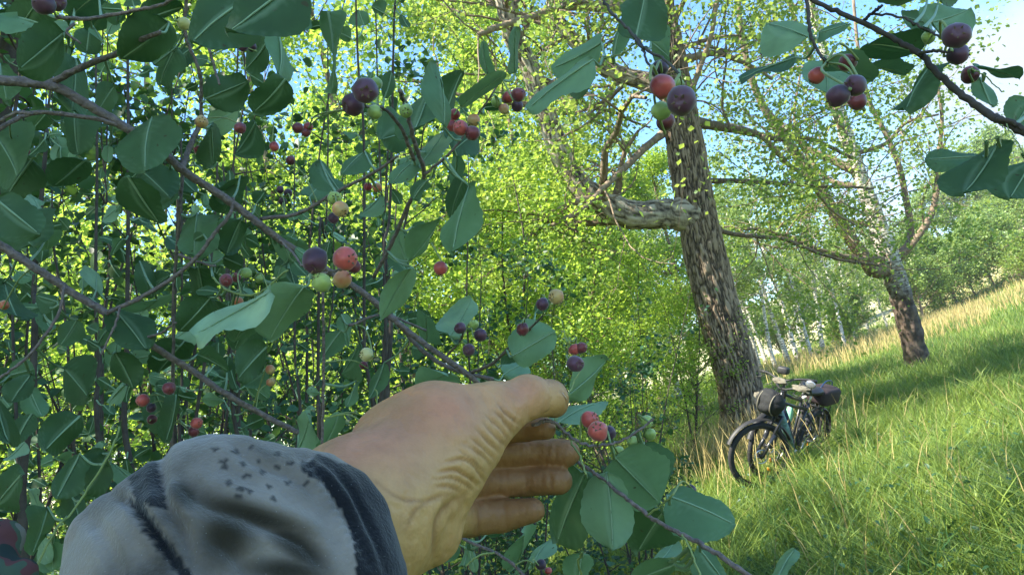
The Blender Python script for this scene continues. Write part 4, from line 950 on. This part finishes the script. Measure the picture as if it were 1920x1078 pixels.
dirt_shade += np.exp(-((hx - 760) ** 2 + (hy - 765) ** 2) / 60 ** 2) * .45 + np.clip(fbm(hv * 90, 4, 9) - .55, 0, 1) * 1.2 + 1.0 * sstep(.405, .43, depth_)  # far fingers painted browner with depth in place of shade; mottling is dirt
skin, n, b = mat('weathered_skin')
ra = node(n, 'ShaderNodeAttribute', attribute_name='v'); da = node(n, 'ShaderNodeAttribute', attribute_name='dirt_shade')
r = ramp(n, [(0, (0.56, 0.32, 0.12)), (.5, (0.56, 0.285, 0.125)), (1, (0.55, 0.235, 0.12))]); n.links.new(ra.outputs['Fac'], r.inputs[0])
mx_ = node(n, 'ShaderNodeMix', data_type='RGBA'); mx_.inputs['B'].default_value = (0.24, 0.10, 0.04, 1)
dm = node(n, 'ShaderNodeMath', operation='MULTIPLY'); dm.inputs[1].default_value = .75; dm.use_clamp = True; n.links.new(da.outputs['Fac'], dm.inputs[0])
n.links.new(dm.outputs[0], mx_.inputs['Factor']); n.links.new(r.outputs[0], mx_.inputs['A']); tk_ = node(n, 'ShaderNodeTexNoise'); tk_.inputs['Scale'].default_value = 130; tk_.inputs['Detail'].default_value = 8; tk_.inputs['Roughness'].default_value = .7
tcs = node(n, 'ShaderNodeTexCoord'); n.links.new(tcs.outputs['Object'], tk_.inputs['Vector'])
rk_ = ramp(n, [(.3, (0.72, 0.64, 0.60)), (.55, (1, 1, 1)), (.75, (1.0, .93, .88))]); n.links.new(tk_.outputs['Fac'], rk_.inputs[0])
mk_ = node(n, 'ShaderNodeMix', data_type='RGBA', blend_type='MULTIPLY'); mk_.inputs['Factor'].default_value = .4
n.links.new(mx_.outputs['Result'], mk_.inputs['A']); n.links.new(rk_.outputs[0], mk_.inputs['B']); n.links.new(mk_.outputs['Result'], b.inputs['Base Color'])
b.inputs['Roughness'].default_value = .55; b.inputs['Subsurface Weight'].default_value = .06; b.inputs['Subsurface Radius'].default_value = (.006, .002, .001); b.inputs['Subsurface Scale'].default_value = 1
tcn = node(n, 'ShaderNodeTexCoord'); t = node(n, 'ShaderNodeTexVoronoi'); t.inputs['Scale'].default_value = 620; n.links.new(tcn.outputs['Object'], t.inputs['Vector'])
bp = node(n, 'ShaderNodeBump'); bp.inputs['Strength'].default_value = .22; bp.inputs['Distance'].default_value = .0006; n.links.new(t.outputs['Distance'], bp.inputs['Height']); n.links.new(bp.outputs[0], b.inputs['Normal'])
person = thing('person', P(560, 1120, .30), 'left arm in a grey camouflage sleeve, thumb and fingers pinching a berry twig', 'person')
def cam2w(v): return CAM + v @ RC.T
mbh = MB(); mbh.add(cam2w(hv), hf_, np.clip(red, 0, 1)); mbh.build('body', skin, person, extra={'dirt_shade': np.clip(dirt_shade, 0, 1)})
nail = MB(); nc = cam2w(cs(1052, 737, .4175)); ndir = cam2w(cs(1063, 752, .4215)) - nc; ndir /= np.linalg.norm(ndir)
up_ = RC[:, 0] * .55 + RC[:, 1] * .75 ; up_ -= up_.dot(ndir) * ndir; up_ /= np.linalg.norm(up_)
nail.ell(nc, (.0048, .0064, .0011), np.stack([np.cross(ndir, up_), ndir, up_], 1), 14, 8); nail.build('thumbnail', simple('nail', (0.50, 0.34, 0.25), .35), person)

# ---- sleeve
def sleeve_field(q):
    R1 = lambda a, b, r1, r2: rcone(q, cs(*a), cs(*b), r1, r2)
    s_ = R1((330, 1230, .245), (318, 1100, .262), .034, .0335)
    s_ = smin(s_, R1((240, 1100, .262), (215, 1010, .272), .018, .0155), .012)
    s_ = smin(s_, R1((400, 1000, .270), (415, 940, .278), .030, .0255), .010)
    s_ = smin(s_, R1((318, 945, .276), (350, 900, .285), .018, .012), .010)
    s_ = smin(s_, R1((500, 1040, .280), (525, 968, .290), .030, .0265), .012)
    s_ = smin(s_, R1((560, 1100, .285), (598, 1018, .298), .0335, .0310), .010)
    s_ = smin(s_, R1((520, 1200, .27), (600, 1120, .285), .036, .034), .010)
    ax_a = cs(560, 1080, .30); ax_b = cs(760, 880, .36)
    hole = rcone(q, cs(600, 1040, .315), ax_b, .0345, .037)
    s_ = np.maximum(s_, -hole)
    return s_
cors = np.array([cs(60, 780, .33), cs(60, 780, .22), cs(830, 780, .36), cs(60, 1300, .22), cs(830, 1300, .36)])
sv, sf = surface_nets(sleeve_field, cors.min(0), cors.max(0), .0016)
sv = relax(sv, sf, 3); sn = vnormals(sv, sf); sx, sy = pxof(sv)
disp = (fbm(sv * 40, 3, 12) - .45) * .006 + (fbm(sv * 130, 2, 14) - .4) * .0014
def fold(line, dpt, wd):
    q, t = polydist(sx, sy, line); k = np.sin(np.pi * np.clip(t, .03, .97)) ** .6
    dpt *= .55; disp[:] += (-dpt * np.exp(-(q / wd) ** 2) + .5 * dpt * np.exp(-((q - wd * 2) / (wd * 1.2)) ** 2)) * k
for ln_, a_, b_ in [([(308, 850), (300, 890), (312, 945), (345, 1000), (360, 1060)], .0055, 11), ([(330, 900), (380, 935), (450, 960), (520, 985), (580, 1040)], .006, 18), ([(210, 925), (250, 950), (300, 1010), (350, 1090)], .0045, 9),
                    ([(560, 860), (610, 905), (650, 970), (690, 1060)], .003, 9), ([(585, 850), (640, 900), (685, 970), (720, 1070)], .0025, 7), ([(430, 815), (470, 860), (540, 890), (600, 930)], .003, 12),
                    ([(480, 980), (560, 1000), (610, 1060)], .004, 12), ([(160, 960), (200, 1010), (220, 1078)], .003, 14), ([(400, 1010), (440, 1040), (470, 1080)], .0035, 14)]: fold(ln_, a_, b_)
for k in range(14): fold([(560 + k * 9, 868 + k * 15), (585 + k * 9, 856 + k * 15)], .0012, 4)
sv = sv + sn * disp[:, None]; sx, sy = pxof(sv)
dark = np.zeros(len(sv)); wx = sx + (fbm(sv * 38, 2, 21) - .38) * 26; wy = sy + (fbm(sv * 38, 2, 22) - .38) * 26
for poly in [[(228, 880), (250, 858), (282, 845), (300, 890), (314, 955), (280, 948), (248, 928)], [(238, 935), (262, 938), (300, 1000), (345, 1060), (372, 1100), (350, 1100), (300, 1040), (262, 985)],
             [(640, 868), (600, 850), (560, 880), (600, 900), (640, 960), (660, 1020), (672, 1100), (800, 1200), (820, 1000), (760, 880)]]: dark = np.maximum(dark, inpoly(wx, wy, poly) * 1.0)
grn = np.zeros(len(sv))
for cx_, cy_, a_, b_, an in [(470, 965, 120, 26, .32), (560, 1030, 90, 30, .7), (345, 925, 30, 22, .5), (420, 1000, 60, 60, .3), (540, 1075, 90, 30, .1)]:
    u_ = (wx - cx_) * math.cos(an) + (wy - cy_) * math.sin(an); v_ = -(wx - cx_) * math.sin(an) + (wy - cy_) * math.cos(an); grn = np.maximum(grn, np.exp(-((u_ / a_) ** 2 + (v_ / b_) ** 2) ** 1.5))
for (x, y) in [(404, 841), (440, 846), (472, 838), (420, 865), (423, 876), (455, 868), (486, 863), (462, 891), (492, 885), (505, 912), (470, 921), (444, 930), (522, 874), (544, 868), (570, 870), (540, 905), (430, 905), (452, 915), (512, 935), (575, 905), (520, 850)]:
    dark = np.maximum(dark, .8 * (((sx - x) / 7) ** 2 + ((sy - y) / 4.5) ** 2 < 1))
cloth, n, b = mat('camouflage_fleece')
va = node(n, 'ShaderNodeAttribute', attribute_name='v'); ga = node(n, 'ShaderNodeAttribute', attribute_name='olive')
tcn = node(n, 'ShaderNodeTexCoord'); t = node(n, 'ShaderNodeTexNoise'); t.inputs['Scale'].default_value = 24; t.inputs['Detail'].default_value = 7; n.links.new(tcn.outputs['Object'], t.inputs['Vector'])
r = ramp(n, [(.35, (0.060, 0.051, 0.042)), (.47, (0.165, 0.140, 0.118)), (.62, (0.26, 0.222, 0.188))]); n.links.new(t.outputs['Fac'], r.inputs[0])
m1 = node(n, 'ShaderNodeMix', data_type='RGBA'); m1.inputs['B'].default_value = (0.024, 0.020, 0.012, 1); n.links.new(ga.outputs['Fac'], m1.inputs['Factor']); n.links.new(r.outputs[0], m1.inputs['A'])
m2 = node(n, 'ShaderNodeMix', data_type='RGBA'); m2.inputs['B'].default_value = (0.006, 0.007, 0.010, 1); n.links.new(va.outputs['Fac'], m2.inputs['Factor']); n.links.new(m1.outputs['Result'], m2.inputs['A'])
vo = node(n, 'ShaderNodeTexVoronoi'); vo.inputs['Scale'].default_value = 420; n.links.new(tcn.outputs['Object'], vo.inputs['Vector'])
rl = ramp(n, [(.0, (1, 1, 1)), (.09, (0, 0, 0))]); n.links.new(vo.outputs['Distance'], rl.inputs[0])
lint = node(n, 'ShaderNodeMath', operation='MULTIPLY'); lint.inputs[1].default_value = .4; n.links.new(rl.outputs[0], lint.inputs[0])
m3 = node(n, 'ShaderNodeMix', data_type='RGBA'); m3.inputs['B'].default_value = (0.6, 0.62, 0.62, 1); n.links.new(lint.outputs[0], m3.inputs['Factor']); n.links.new(m2.outputs['Result'], m3.inputs['A'])
n.links.new(m3.outputs['Result'], b.inputs['Base Color']); b.inputs['Roughness'].default_value = .95; b.inputs['Sheen Weight'].default_value = .3; b.inputs['Specular IOR Level'].default_value = .2
tw = node(n, 'ShaderNodeTexNoise'); tw.inputs['Scale'].default_value = 700; tw.inputs['Detail'].default_value = 6; n.links.new(tcn.outputs['Object'], tw.inputs['Vector'])
bp = node(n, 'ShaderNodeBump'); bp.inputs['Strength'].default_value = .6; bp.inputs['Distance'].default_value = .001; n.links.new(tw.outputs['Fac'], bp.inputs['Height']); n.links.new(bp.outputs[0], b.inputs['Normal'])
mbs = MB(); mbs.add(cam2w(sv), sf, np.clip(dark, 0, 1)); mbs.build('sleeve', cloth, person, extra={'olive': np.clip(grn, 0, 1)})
# ---- corner of another camouflage garment at the lower left edge
def cf(q):
    R1 = lambda a, b, r1, r2: rcone(q, cs(*a), cs(*b), r1, r2)
    return smin(R1((-60, 1090, .50), (-10, 1015, .52), .030, .018), R1((-20, 1100, .5), (40, 1080, .5), .02, .012), .015)
cors = np.array([cs(-150, 900, .58), cs(-150, 900, .42), cs(120, 900, .58), cs(-150, 1200, .58), cs(120, 1200, .42)])
kv, kf = surface_nets(cf, cors.min(0), cors.max(0), .003); kv = relax(kv, kf, 3); kn = vnormals(kv, kf); kv = kv + kn * ((fbm(kv * 40, 3, 31) - .45) * .012)[:, None]
km, n, b = mat('woodland_camouflage_cloth')
tcn = node(n, 'ShaderNodeTexCoord'); t = node(n, 'ShaderNodeTexNoise'); t.inputs['Scale'].default_value = 28; t.inputs['Detail'].default_value = 2; n.links.new(tcn.outputs['Object'], t.inputs['Vector'])
r = ramp(n, [(.42, (0.012, 0.025, 0.022)), (.47, (0.10, 0.035, 0.035)), (.52, (0.05, 0.08, 0.05)), (.58, (0.16, 0.15, 0.12))]); r.color_ramp.interpolation = 'CONSTANT'
n.links.new(t.outputs['Fac'], r.inputs[0]); n.links.new(r.outputs[0], b.inputs['Base Color']); b.inputs['Roughness'].default_value = .95
mbk = MB(); mbk.add(cam2w(kv), kf); o = mbk.build('jacket_hem', km, None, loc=P(-20, 1060, .5)); tag(o, 'corner of a dark green and maroon camouflage garment at the bottom left edge', 'garment')

# ------------------------------------------------------------------ bicycles
M['tyre'] = simple('tyre_rubber', (0.018, 0.018, 0.02), .8, var=.3, scale=60)
M['rim'] = simple('black_rim', (0.03, 0.03, 0.035), .4, .5)
M['metal'] = simple('brushed_metal', (0.55, 0.55, 0.56), .35, .9)
M['frame_black'] = simple('black_paint', (0.02, 0.022, 0.028), .3, var=.1)
M['frame_blue'] = simple('blue_paint', (0.012, 0.035, 0.11), .3, var=.1)
M['frame_pale'] = simple('pale_teal_paint', (0.12, 0.22, 0.24), .35, var=.7)
M['rubber'] = simple('black_plastic', (0.02, 0.02, 0.022), .55, var=.2)
M['saddle_skin'] = simple('saddle_cover', (0.016, 0.016, 0.018), .45, var=.2)
M['cream_cloth'] = simple('cream_cloth', (0.15, 0.135, 0.10), .9, var=.25, scale=25, bump=.4)
M['black_cloth'] = simple('black_nylon', (0.009, 0.010, 0.011), .8, var=.3, scale=30, bump=.3)
M['dark_red_cloth'] = simple('dark_red_cloth', (0.022, 0.012, 0.014), .8, var=.3)
M['pale_band'] = simple('pale_band', (0.62, 0.62, 0.56), .6)
M['amber'] = simple('amber_reflector', (0.75, 0.25, 0.03), .25)
M['mint'] = simple('mint_plastic', (0.25, 0.6, 0.42), .4)
M['mirror'] = simple('mirror_back', (0.25, 0.26, 0.28), .2, .6)
def bicycle(loc, heading, lean, steer, label, down, main, group=None):
    """local x forward, y left, z up; every part is built in world space under one empty"""
    root = thing('bicycle', loc, label, 'bicycle', 'bicycles leaning on the old tree')
    ch, sh = math.cos(heading), math.sin(heading); Fw = np.array([ch, sh, 0]); Lf = np.array([-sh, ch, 0]); Up = np.array([0, 0, 1.0])
    Lf2 = Lf * math.cos(lean) + Up * math.sin(lean); Up2 = Up * math.cos(lean) - Lf * math.sin(lean)
    Rm = np.stack([Fw, Lf2, Up2], 1); O = np.asarray(loc)
    W = lambda q: O + 1.06 * np.atleast_2d(np.asarray(q, float)) @ Rm.T
    def T(mb_, pts, r_, sides=8, **kw): mb_.tube(W(pts), r_, sides, **kw); return mb_
    st0 = np.array([.885, 0, .84]); sax = np.array([-.045, 0, .17]); sax /= np.linalg.norm(sax)
    c_, s_ = math.cos(steer), math.sin(steer)
    def ST(q):                                     # turn about the steering axis
        q = np.atleast_2d(np.asarray(q, float)) - st0; k = sax
        return q * c_ + np.cross(k, q) * s_ + np.outer(q @ k, k) * (1 - c_) + st0
    fr = MB()
    T(fr, [(.43, 0, .29), (.36, 0, .52), (.285, 0, .80)], .017); T(fr, [(.30, 0, .74), (.58, 0, .80), (.872, 0, .88)], .019)
    T(fr, [(.902, 0, .775), (.865, 0, .925)], .024)
    for s2 in (-1, 1): T(fr, [(.43, .03 * s2, .29), (0, .065 * s2, .34)], .011); T(fr, [(.30, .02 * s2, .70), (.14, .06 * s2, .52), (0, .065 * s2, .34)], .009)
    fo = fr.build('frame', main, root)
    d_ = MB(); T(d_, [(.895, 0, .80), (.68, 0, .565), (.45, 0, .31)], [.030, .044, .040], 12); d_.build('down_tube', down, root)
    for side, (h0, turn) in enumerate([((0, 0, .34), lambda q: np.atleast_2d(q)), ((1.08, 0, .34), ST)]):
        hub = W(turn([h0]))[0]; axv = W(turn([np.array(h0) + [0, 1, 0]]))[0] - hub
        wr = thing('wheel', (0, 0, 0)); wr.parent = root; wr.location = (0, 0, 0)
        bpy.data.objects.remove(wr)
        rm = MB(); rm.torus(hub, .300, .011, axv, 56, 8)
        x = np.cross(axv, [.1, .1, 1]); x /= np.linalg.norm(x); y = np.cross(axv, x)
        for k in range(28):
            a = k / 28 * 6.283; rm.tube([hub + axv * .03 * (1 if k % 2 else -1), hub + (x * math.cos(a) + y * math.sin(a)) * .298], .0013, 4, cap=False)
        rm.tube([hub - axv * .055, hub + axv * .055], .022 if side else .036, 14)
        wh = rm.build('wheel', M['rim'], root)
        ty = MB(); ty.torus(hub, .330, .026, axv, 64, 12); ty.build('tyre', M['tyre'], wh)
        dk = MB(); dk.torus(hub + axv * .045, .072, .010, axv, 32, 4)
        for k in range(5):
            a = k * 1.2566; dk.tube([hub + axv * .045, hub + axv * .045 + (x * math.cos(a) + y * math.sin(a)) * .072], .004, 4)
        dk.build('brake_disc', M['metal'], wh)
        rf = MB(); a = 2.2; rc_ = hub + (x * math.cos(a) + y * math.sin(a)) * .2; rf.ell(rc_, (.014, .034, .010), np.stack([x * -math.sin(a) + y * math.cos(a), x * math.cos(a) + y * math.sin(a), axv], 1), 10, 6); rf.build('reflector', M['amber'], wh)
        fd = MB(); nq = 22; a0, a1 = (-.2, 2.35) if side == 0 else (.3, 2.7)
        vs = []
        for k in range(nq):
            a = a0 + (a1 - a0) * k / (nq - 1); base_ = np.array([-math.cos(a) if side == 0 else math.cos(a), 0, math.sin(a)])
            for (rr_, yy) in ((.362, -.031), (.376, -.018), (.380, 0), (.376, .018), (.362, .031)):
                vs.append(np.array(h0) + base_ * rr_ + np.array([0, yy, 0]))
        vs = W(turn(np.array(vs))); i_, j_ = np.meshgrid(np.arange(nq - 1), np.arange(4), indexing='ij')
        fd.add(vs, np.stack([i_ * 5 + j_, i_ * 5 + j_ + 1, (i_ + 1) * 5 + j_ + 1, (i_ + 1) * 5 + j_], -1).reshape(-1, 4)); fd.build('mudguard', M['rubber'], root)
    fk = MB(); fk.tube(W(ST([(.905, -.065, .74), (.905, .065, .74)])), .018, 10)
    for s2 in (-1, 1): fk.tube(W(ST([(.90, .06 * s2, .76), (.975, .06 * s2, .56)])), .017, 10); fk.tube(W(ST([(.97, .06 * s2, .57), (1.08, .06 * s2, .34)])), .021, 10)
    fk.build('fork', main, root)
    hb = MB(); hb.tube(W(ST([(.87, 0, .90), (.855, 0, 1.0), (.90, 0, 1.03)])), .016, 10)
    hb.tube(W(ST(smooth_path(np.array([(.80, .33, 1.06), (.86, .18, 1.06), (.90, .06, 1.03), (.90, -.06, 1.03), (.86, -.18, 1.06), (.80, -.33, 1.06)]), 5))), .012, 10)
    for s2 in (-1, 1): hb.tube(W(ST([(.86, .2 * s2, 1.05), (.93, .24 * s2, 1.02), (.90, .32 * s2, 1.0)])), .005, 6)
    hbo = hb.build('handlebar', M['rubber'], root)
    for s2 in (-1, 1):
        g = MB(); g.tube(W(ST([(.80, .33 * s2, 1.06), (.835, .22 * s2, 1.06)])), .018, 10); g.build('grip', M['rubber'], hbo)
    cb = MB()
    for k in range(3):
        cb.tube(W(ST(smooth_path(np.array([(.88, .12 - k * .1, 1.05), (1.0, .10 - k * .08, .98), (.96, .03, .80), (.93, .02, .70)]), 6))), .004, 5)
    cb.build('cables', M['rubber'], root)
    sd = MB(); us = np.linspace(0, 1, 14); ws = np.linspace(-1, 1, 11); vv = []
    for u_ in us:
        wd_ = .075 * (1 - sstep(.25, .75, u_) * .72) * (1 if u_ > .04 else .8)
        for w_ in ws: vv.append((.12 + .28 * u_, w_ * wd_, .945 + .02 * (1 - u_) ** 2 - .03 * abs(w_) ** 2.2 + .008 * math.sin(u_ * 6)))
    for u_ in us:
        wd_ = .075 * (1 - sstep(.25, .75, u_) * .72)
        for w_ in ws: vv.append((.12 + .28 * u_, w_ * wd_, .90))
    i_, j_ = np.meshgrid(np.arange(13), np.arange(10), indexing='ij'); q_ = np.stack([i_ * 11 + j_, (i_ + 1) * 11 + j_, (i_ + 1) * 11 + j_ + 1, i_ * 11 + j_ + 1], -1).reshape(-1, 4)
    edge = [k for k in range(11)] + [k * 11 + 10 for k in range(1, 14)] + [13 * 11 + k for k in range(9, -1, -1)] + [k * 11 for k in range(12, 0, -1)]
    e_ = np.array(edge); e2 = np.roll(e_, -1)
    sd.add(W(vv), [q_, q_[:, ::-1] + 154, np.stack([e_, e2, e2 + 154, e_ + 154], -1)]); sdo = sd.build('saddle', M['saddle_skin'], root)
    sp_ = MB(); T(sp_, [(.285, 0, .79), (.25, 0, .91)], .0135); sp_.build('seat_post', M['metal'], root)
    rk = MB()
    for s2 in (-1, 1):
        T(rk, smooth_path(np.array([(.26, .05 * s2, .73), (.16, .06 * s2, .76), (-.20, .06 * s2, .76)]), 5), .006, 6); T(rk, [(-.14, .06 * s2, .76), (0, .075 * s2, .35)], .005, 6); T(rk, [(.04, .06 * s2, .76), (0, .075 * s2, .35)], .005, 6)
    for xx in (-.2, -.08, .04, .16): T(rk, [(xx, -.06, .76), (xx, .06, .76)], .005, 6)
    rk.build('rear_rack', M['rubber'], root)
    ck = MB(); hubc = W([(.43, -.055, .29)])[0]; ck.torus(hubc, .085, .006, Lf2, 36, 4)
    T(ck, [(.43, -.05, .29), (.43, .05, .29)], .03, 12); T(ck, [(.43, -.075, .29), (.51, -.085, .14)], .011, 8); T(ck, [(.43, .075, .29), (.35, .085, .44)], .011, 8)
    for zz in (.085, -.085): T(ck, [(.43, -.055, .29 + zz), (0, -.055, .34 + zz * .5)], .004, 5)
    cko = ck.build('crankset', M['metal'], root)
    for c0 in ((.51, -.13, .14), (.35, .13, .44)):
        pd = MB(); pd.box(W([c0])[0], (.09, .08, .02), Rm); pd.build('pedal', M['rubber'], cko)
    ks = MB(); T(ks, [(.30, .05, .30), (.22, .20, .02)], .008, 6); ks.build('kickstand', M['metal'], root)
    return root, W, ST
# find the stance that puts the hubs where they stand
def place(fx, fy, rx, ry, dist=1.08):
    g = groundray(fx, fy); g[2] = G(g[0], g[1]); best = None
    for a in np.linspace(0, 2 * np.pi, 720, endpoint=False):
        rp = g - dist * np.array([math.cos(a), math.sin(a), 0]); rp[2] = G(rp[0], rp[1]) + .34
        x, y = proj(rp); e = math.hypot(x - rx, y - ry)
        if rp[1] > g[1] and (best is None or e < best[0]): best = (e, a, rp)
    rp = best[2].copy(); rp[2] = (G(rp[0], rp[1]) + g[2]) / 2 + .0; return rp, best[1]
rp1, a1 = place(1424, 926, 1496, 824)
bk1, W1, ST1 = bicycle(rp1, a1, -.48, -.55, 'nearer bicycle with pale teal down tube, front wheel towards the camera', M['frame_pale'], M['frame_black'])
rp2 = rp1 + np.array([.12, .38, .05]); a2 = a1 + .10
bk2, W2, ST2 = bicycle(rp2, a2, -.38, -.15, 'farther bicycle with blue down tube, half hidden behind the nearer one', M['frame_blue'], M['frame_black'])
print('BIKE', rp1, a1, 'trunk', base, [tuple(np.round(proj(W1([q])[0]), 0)) for q in ((0, 0, .34), (1.08, 0, .34), (.9, 0, 1.03), (.25, 0, .95))])
# things hung on them
def lumpy(c, r_, Rm_, seed, amp=.12, pw=.8):
    mb_ = MB(); mb_.ell((0, 0, 0), (1, 1, 1), None, 36, 24, pw=pw); v = mb_.v[0]; nr = fbm(v * 2.2 + seed, 4, seed) - .45
    mb_.v = [np.asarray(c) + ((v * (1 + amp * 2 * nr[:, None])) * np.asarray(r_)) @ np.asarray(Rm_).T]; return mb_
R1_ = np.stack([W1([(1, 0, 0)])[0] - rp1, W1([(0, 1, 0)])[0] - rp1, W1([(0, 0, 1)])[0] - rp1], 1)
R2_ = np.stack([W2([(1, 0, 0)])[0] - rp2, W2([(0, 1, 0)])[0] - rp2, W2([(0, 0, 1)])[0] - rp2], 1)
c = W1(ST1([(1.02, 0, .88)]))[0]; bg_ = thing('handlebar_bag', c, 'round black bag strapped below the handlebar of the nearer bicycle', 'bag'); lumpy(c, (.115, .15, .13), R1_, 3, .2, 1.0).build('bag_body', M['black_cloth'], bg_)
for yy in (-.07, .07):
    sb_ = MB(); sb_.torus(c + R1_[:, 1] * yy, .118, .007, R1_[:, 1], 32, 6); sb_.build('strap', M['cream_cloth'], bg_)
lb_ = lumpy(W1(ST1([(1.10, -.06, .93)]))[0], (.02, .06, .035), R1_, 6, .4); lb_.build('flap', M['cream_cloth'], bg_)
for k, (q, rr_, sd_, nm) in enumerate([((.86, .27, 1.08), (.045, .085, .03), 5, 'cream cloth glove lying on the nearer bicycle\'s left handlebar grip'), ((.93, .0, 1.10), (.04, .08, .03), 8, 'cream cloth glove lying across the middle of the handlebar')]):
    c = W1(ST1([q]))[0]; gb_ = lumpy(c, rr_, R1_, sd_, .6, .9); go = gb_.build('glove', M['cream_cloth'], None, loc=c); tag(go, nm, 'glove')
c = W1([(-.04, 0, .86)])[0]; bx = thing('rear_bag', c, 'dark red and black box bag with a pale stripe on the rear rack', 'bag')
lumpy(c, (.20, .13, .095), R1_, 9, .05, .45).build('bag_body', M['dark_red_cloth'], bx)
pb = MB(); q_ = []
pb.tube(W1([(-.23, -.125, .80), (.14, -.135, .80)]), .018, 8); pb.build('stripe', M['pale_band'], bx)
hd = MB(); hd.tube(W1(smooth_path(np.array([(-.2, 0, .94), (-.16, 0, 1.0), (-.02, 0, 1.01), (.08, 0, .95)]), 5)), .007, 6); hd.build('carry_handle', M['frame_blue'], bx)
for (Wq, STq, nm, y_) in ((W1, ST1, 'rear-view mirror', .40),):
    m0 = Wq(STq([(.86, y_, 1.15)]))[0]; ms_ = MB(); ms_.tube(Wq(STq([(.80, .33, 1.06), (.83, .37, 1.12), (.86, y_, 1.15)])), .005, 6); mo = ms_.build('mirror_arm', M['rubber'], bk1)
    mm_ = MB(); mm_.ell(m0, (.012, .055, .035), R1_, 20, 12); mm_.build('mirror_head', M['mirror'], mo)
c = W2(ST2([(.93, .02, 1.13)]))[0]; ds = MB(); ds.ell(c, (.045, .06, .04), R2_, 20, 12, pw=.5); ds.build('display', M['rubber'], bk2)
c = W2([(.6, 0, .62)])[0]; bt = MB(); bt.ell(c, (.035, .035, .10), R2_, 16, 12, pw=.7); bo_ = bt.build('water_bottle', M['mint'], None, loc=c); tag(bo_, 'mint green bottle held in the frame of the farther bicycle', 'bottle')

# ------------------------------------------------------------------ flowers in the meadow
M['clover'] = simple('clover_petals', (0.42, 0.16, 0.42), .8, var=.3, scale=200)
M['yarrow'] = simple('white_petals', (0.75, 0.74, 0.66), .8, var=.2, scale=100)
M['stem_green'] = simple('flower_stem', (0.07, 0.14, 0.03), .8)
for k, (px_, py_, kind, wh_) in enumerate([(1748, 1066, 'c', 'nearest the bottom edge'), (1914, 942, 'c', 'at the right edge'), (1702, 838, 'c', 'in the shade right of the bicycles'), (1822, 628, 'w', 'small and far, left of the right edge'), (1872, 640, 'w', 'far out by the right edge'), (1655, 655, 'w', 'left of the meadow birch')]):
    g = groundray(px_, py_); g = CAM + (g - CAM) * .965; gd = np.array([g[0], g[1], float(G(g[0], g[1]))])
    fl = thing('clover_flower' if kind == 'c' else 'white_flower', gd, ('round pinkish purple clover head on a thin stem, ' if kind == 'c' else 'flat white flower head on a thin stem, ') + wh_, 'flower')
    sm = MB(); sm.tube(smooth_path(np.array([gd, (gd + g) / 2 + [.015, 0, 0], g]), 4), .003, 5); sm.build('stem', M['stem_green'], fl)
    hd = MB(); sc_ = .016 if kind == 'c' else .04
    for q in range(70):
        dv = rng.normal(size=3); dv[2] = abs(dv[2]) * (1 if kind == 'c' else .15) + .1; dv /= np.linalg.norm(dv); e0 = np.cross(dv, [.3, .5, .8]); e0 /= np.linalg.norm(e0)
        if kind == 'c': hd.add([g, g + dv * sc_ * .8 + e0 * .003, g + dv * sc_ * 1.15, g + dv * sc_ * .8 - e0 * .003], np.array([[0, 1, 2, 3]]))
        else:
            cc = g + np.array([rng.normal(0, .4), rng.normal(0, .4), 0]) * sc_ + [0, 0, .005]; hd.ell(cc, (.006, .006, .003), None, 6, 4)
    hd.build('flower_head', M['clover'] if kind == 'c' else M['yarrow'], fl, smooth=False)

# ------------------------------------------------------------------ summer haze in the air
hz = MB(); hz.box((40, 55, 12), (260, 250, 60)); hm = bpy.data.materials.new('haze'); hm.use_nodes = True
for q in list(hm.node_tree.nodes):
    if q.type != 'OUTPUT_MATERIAL': hm.node_tree.nodes.remove(q)
pv = hm.node_tree.nodes.new('ShaderNodeVolumePrincipled'); pv.inputs['Color'].default_value = (0.85, 0.93, 1.0, 1); pv.inputs['Density'].default_value = 0.0005; pv.inputs['Anisotropy'].default_value = .3
hm.node_tree.links.new(pv.outputs[0], hm.node_tree.nodes['Material Output'].inputs['Volume'])
ho = hz.build('haze', hm, None, smooth=False); tag(ho, kind='stuff', label='thin pale summer haze over the whole place', cat='haze')
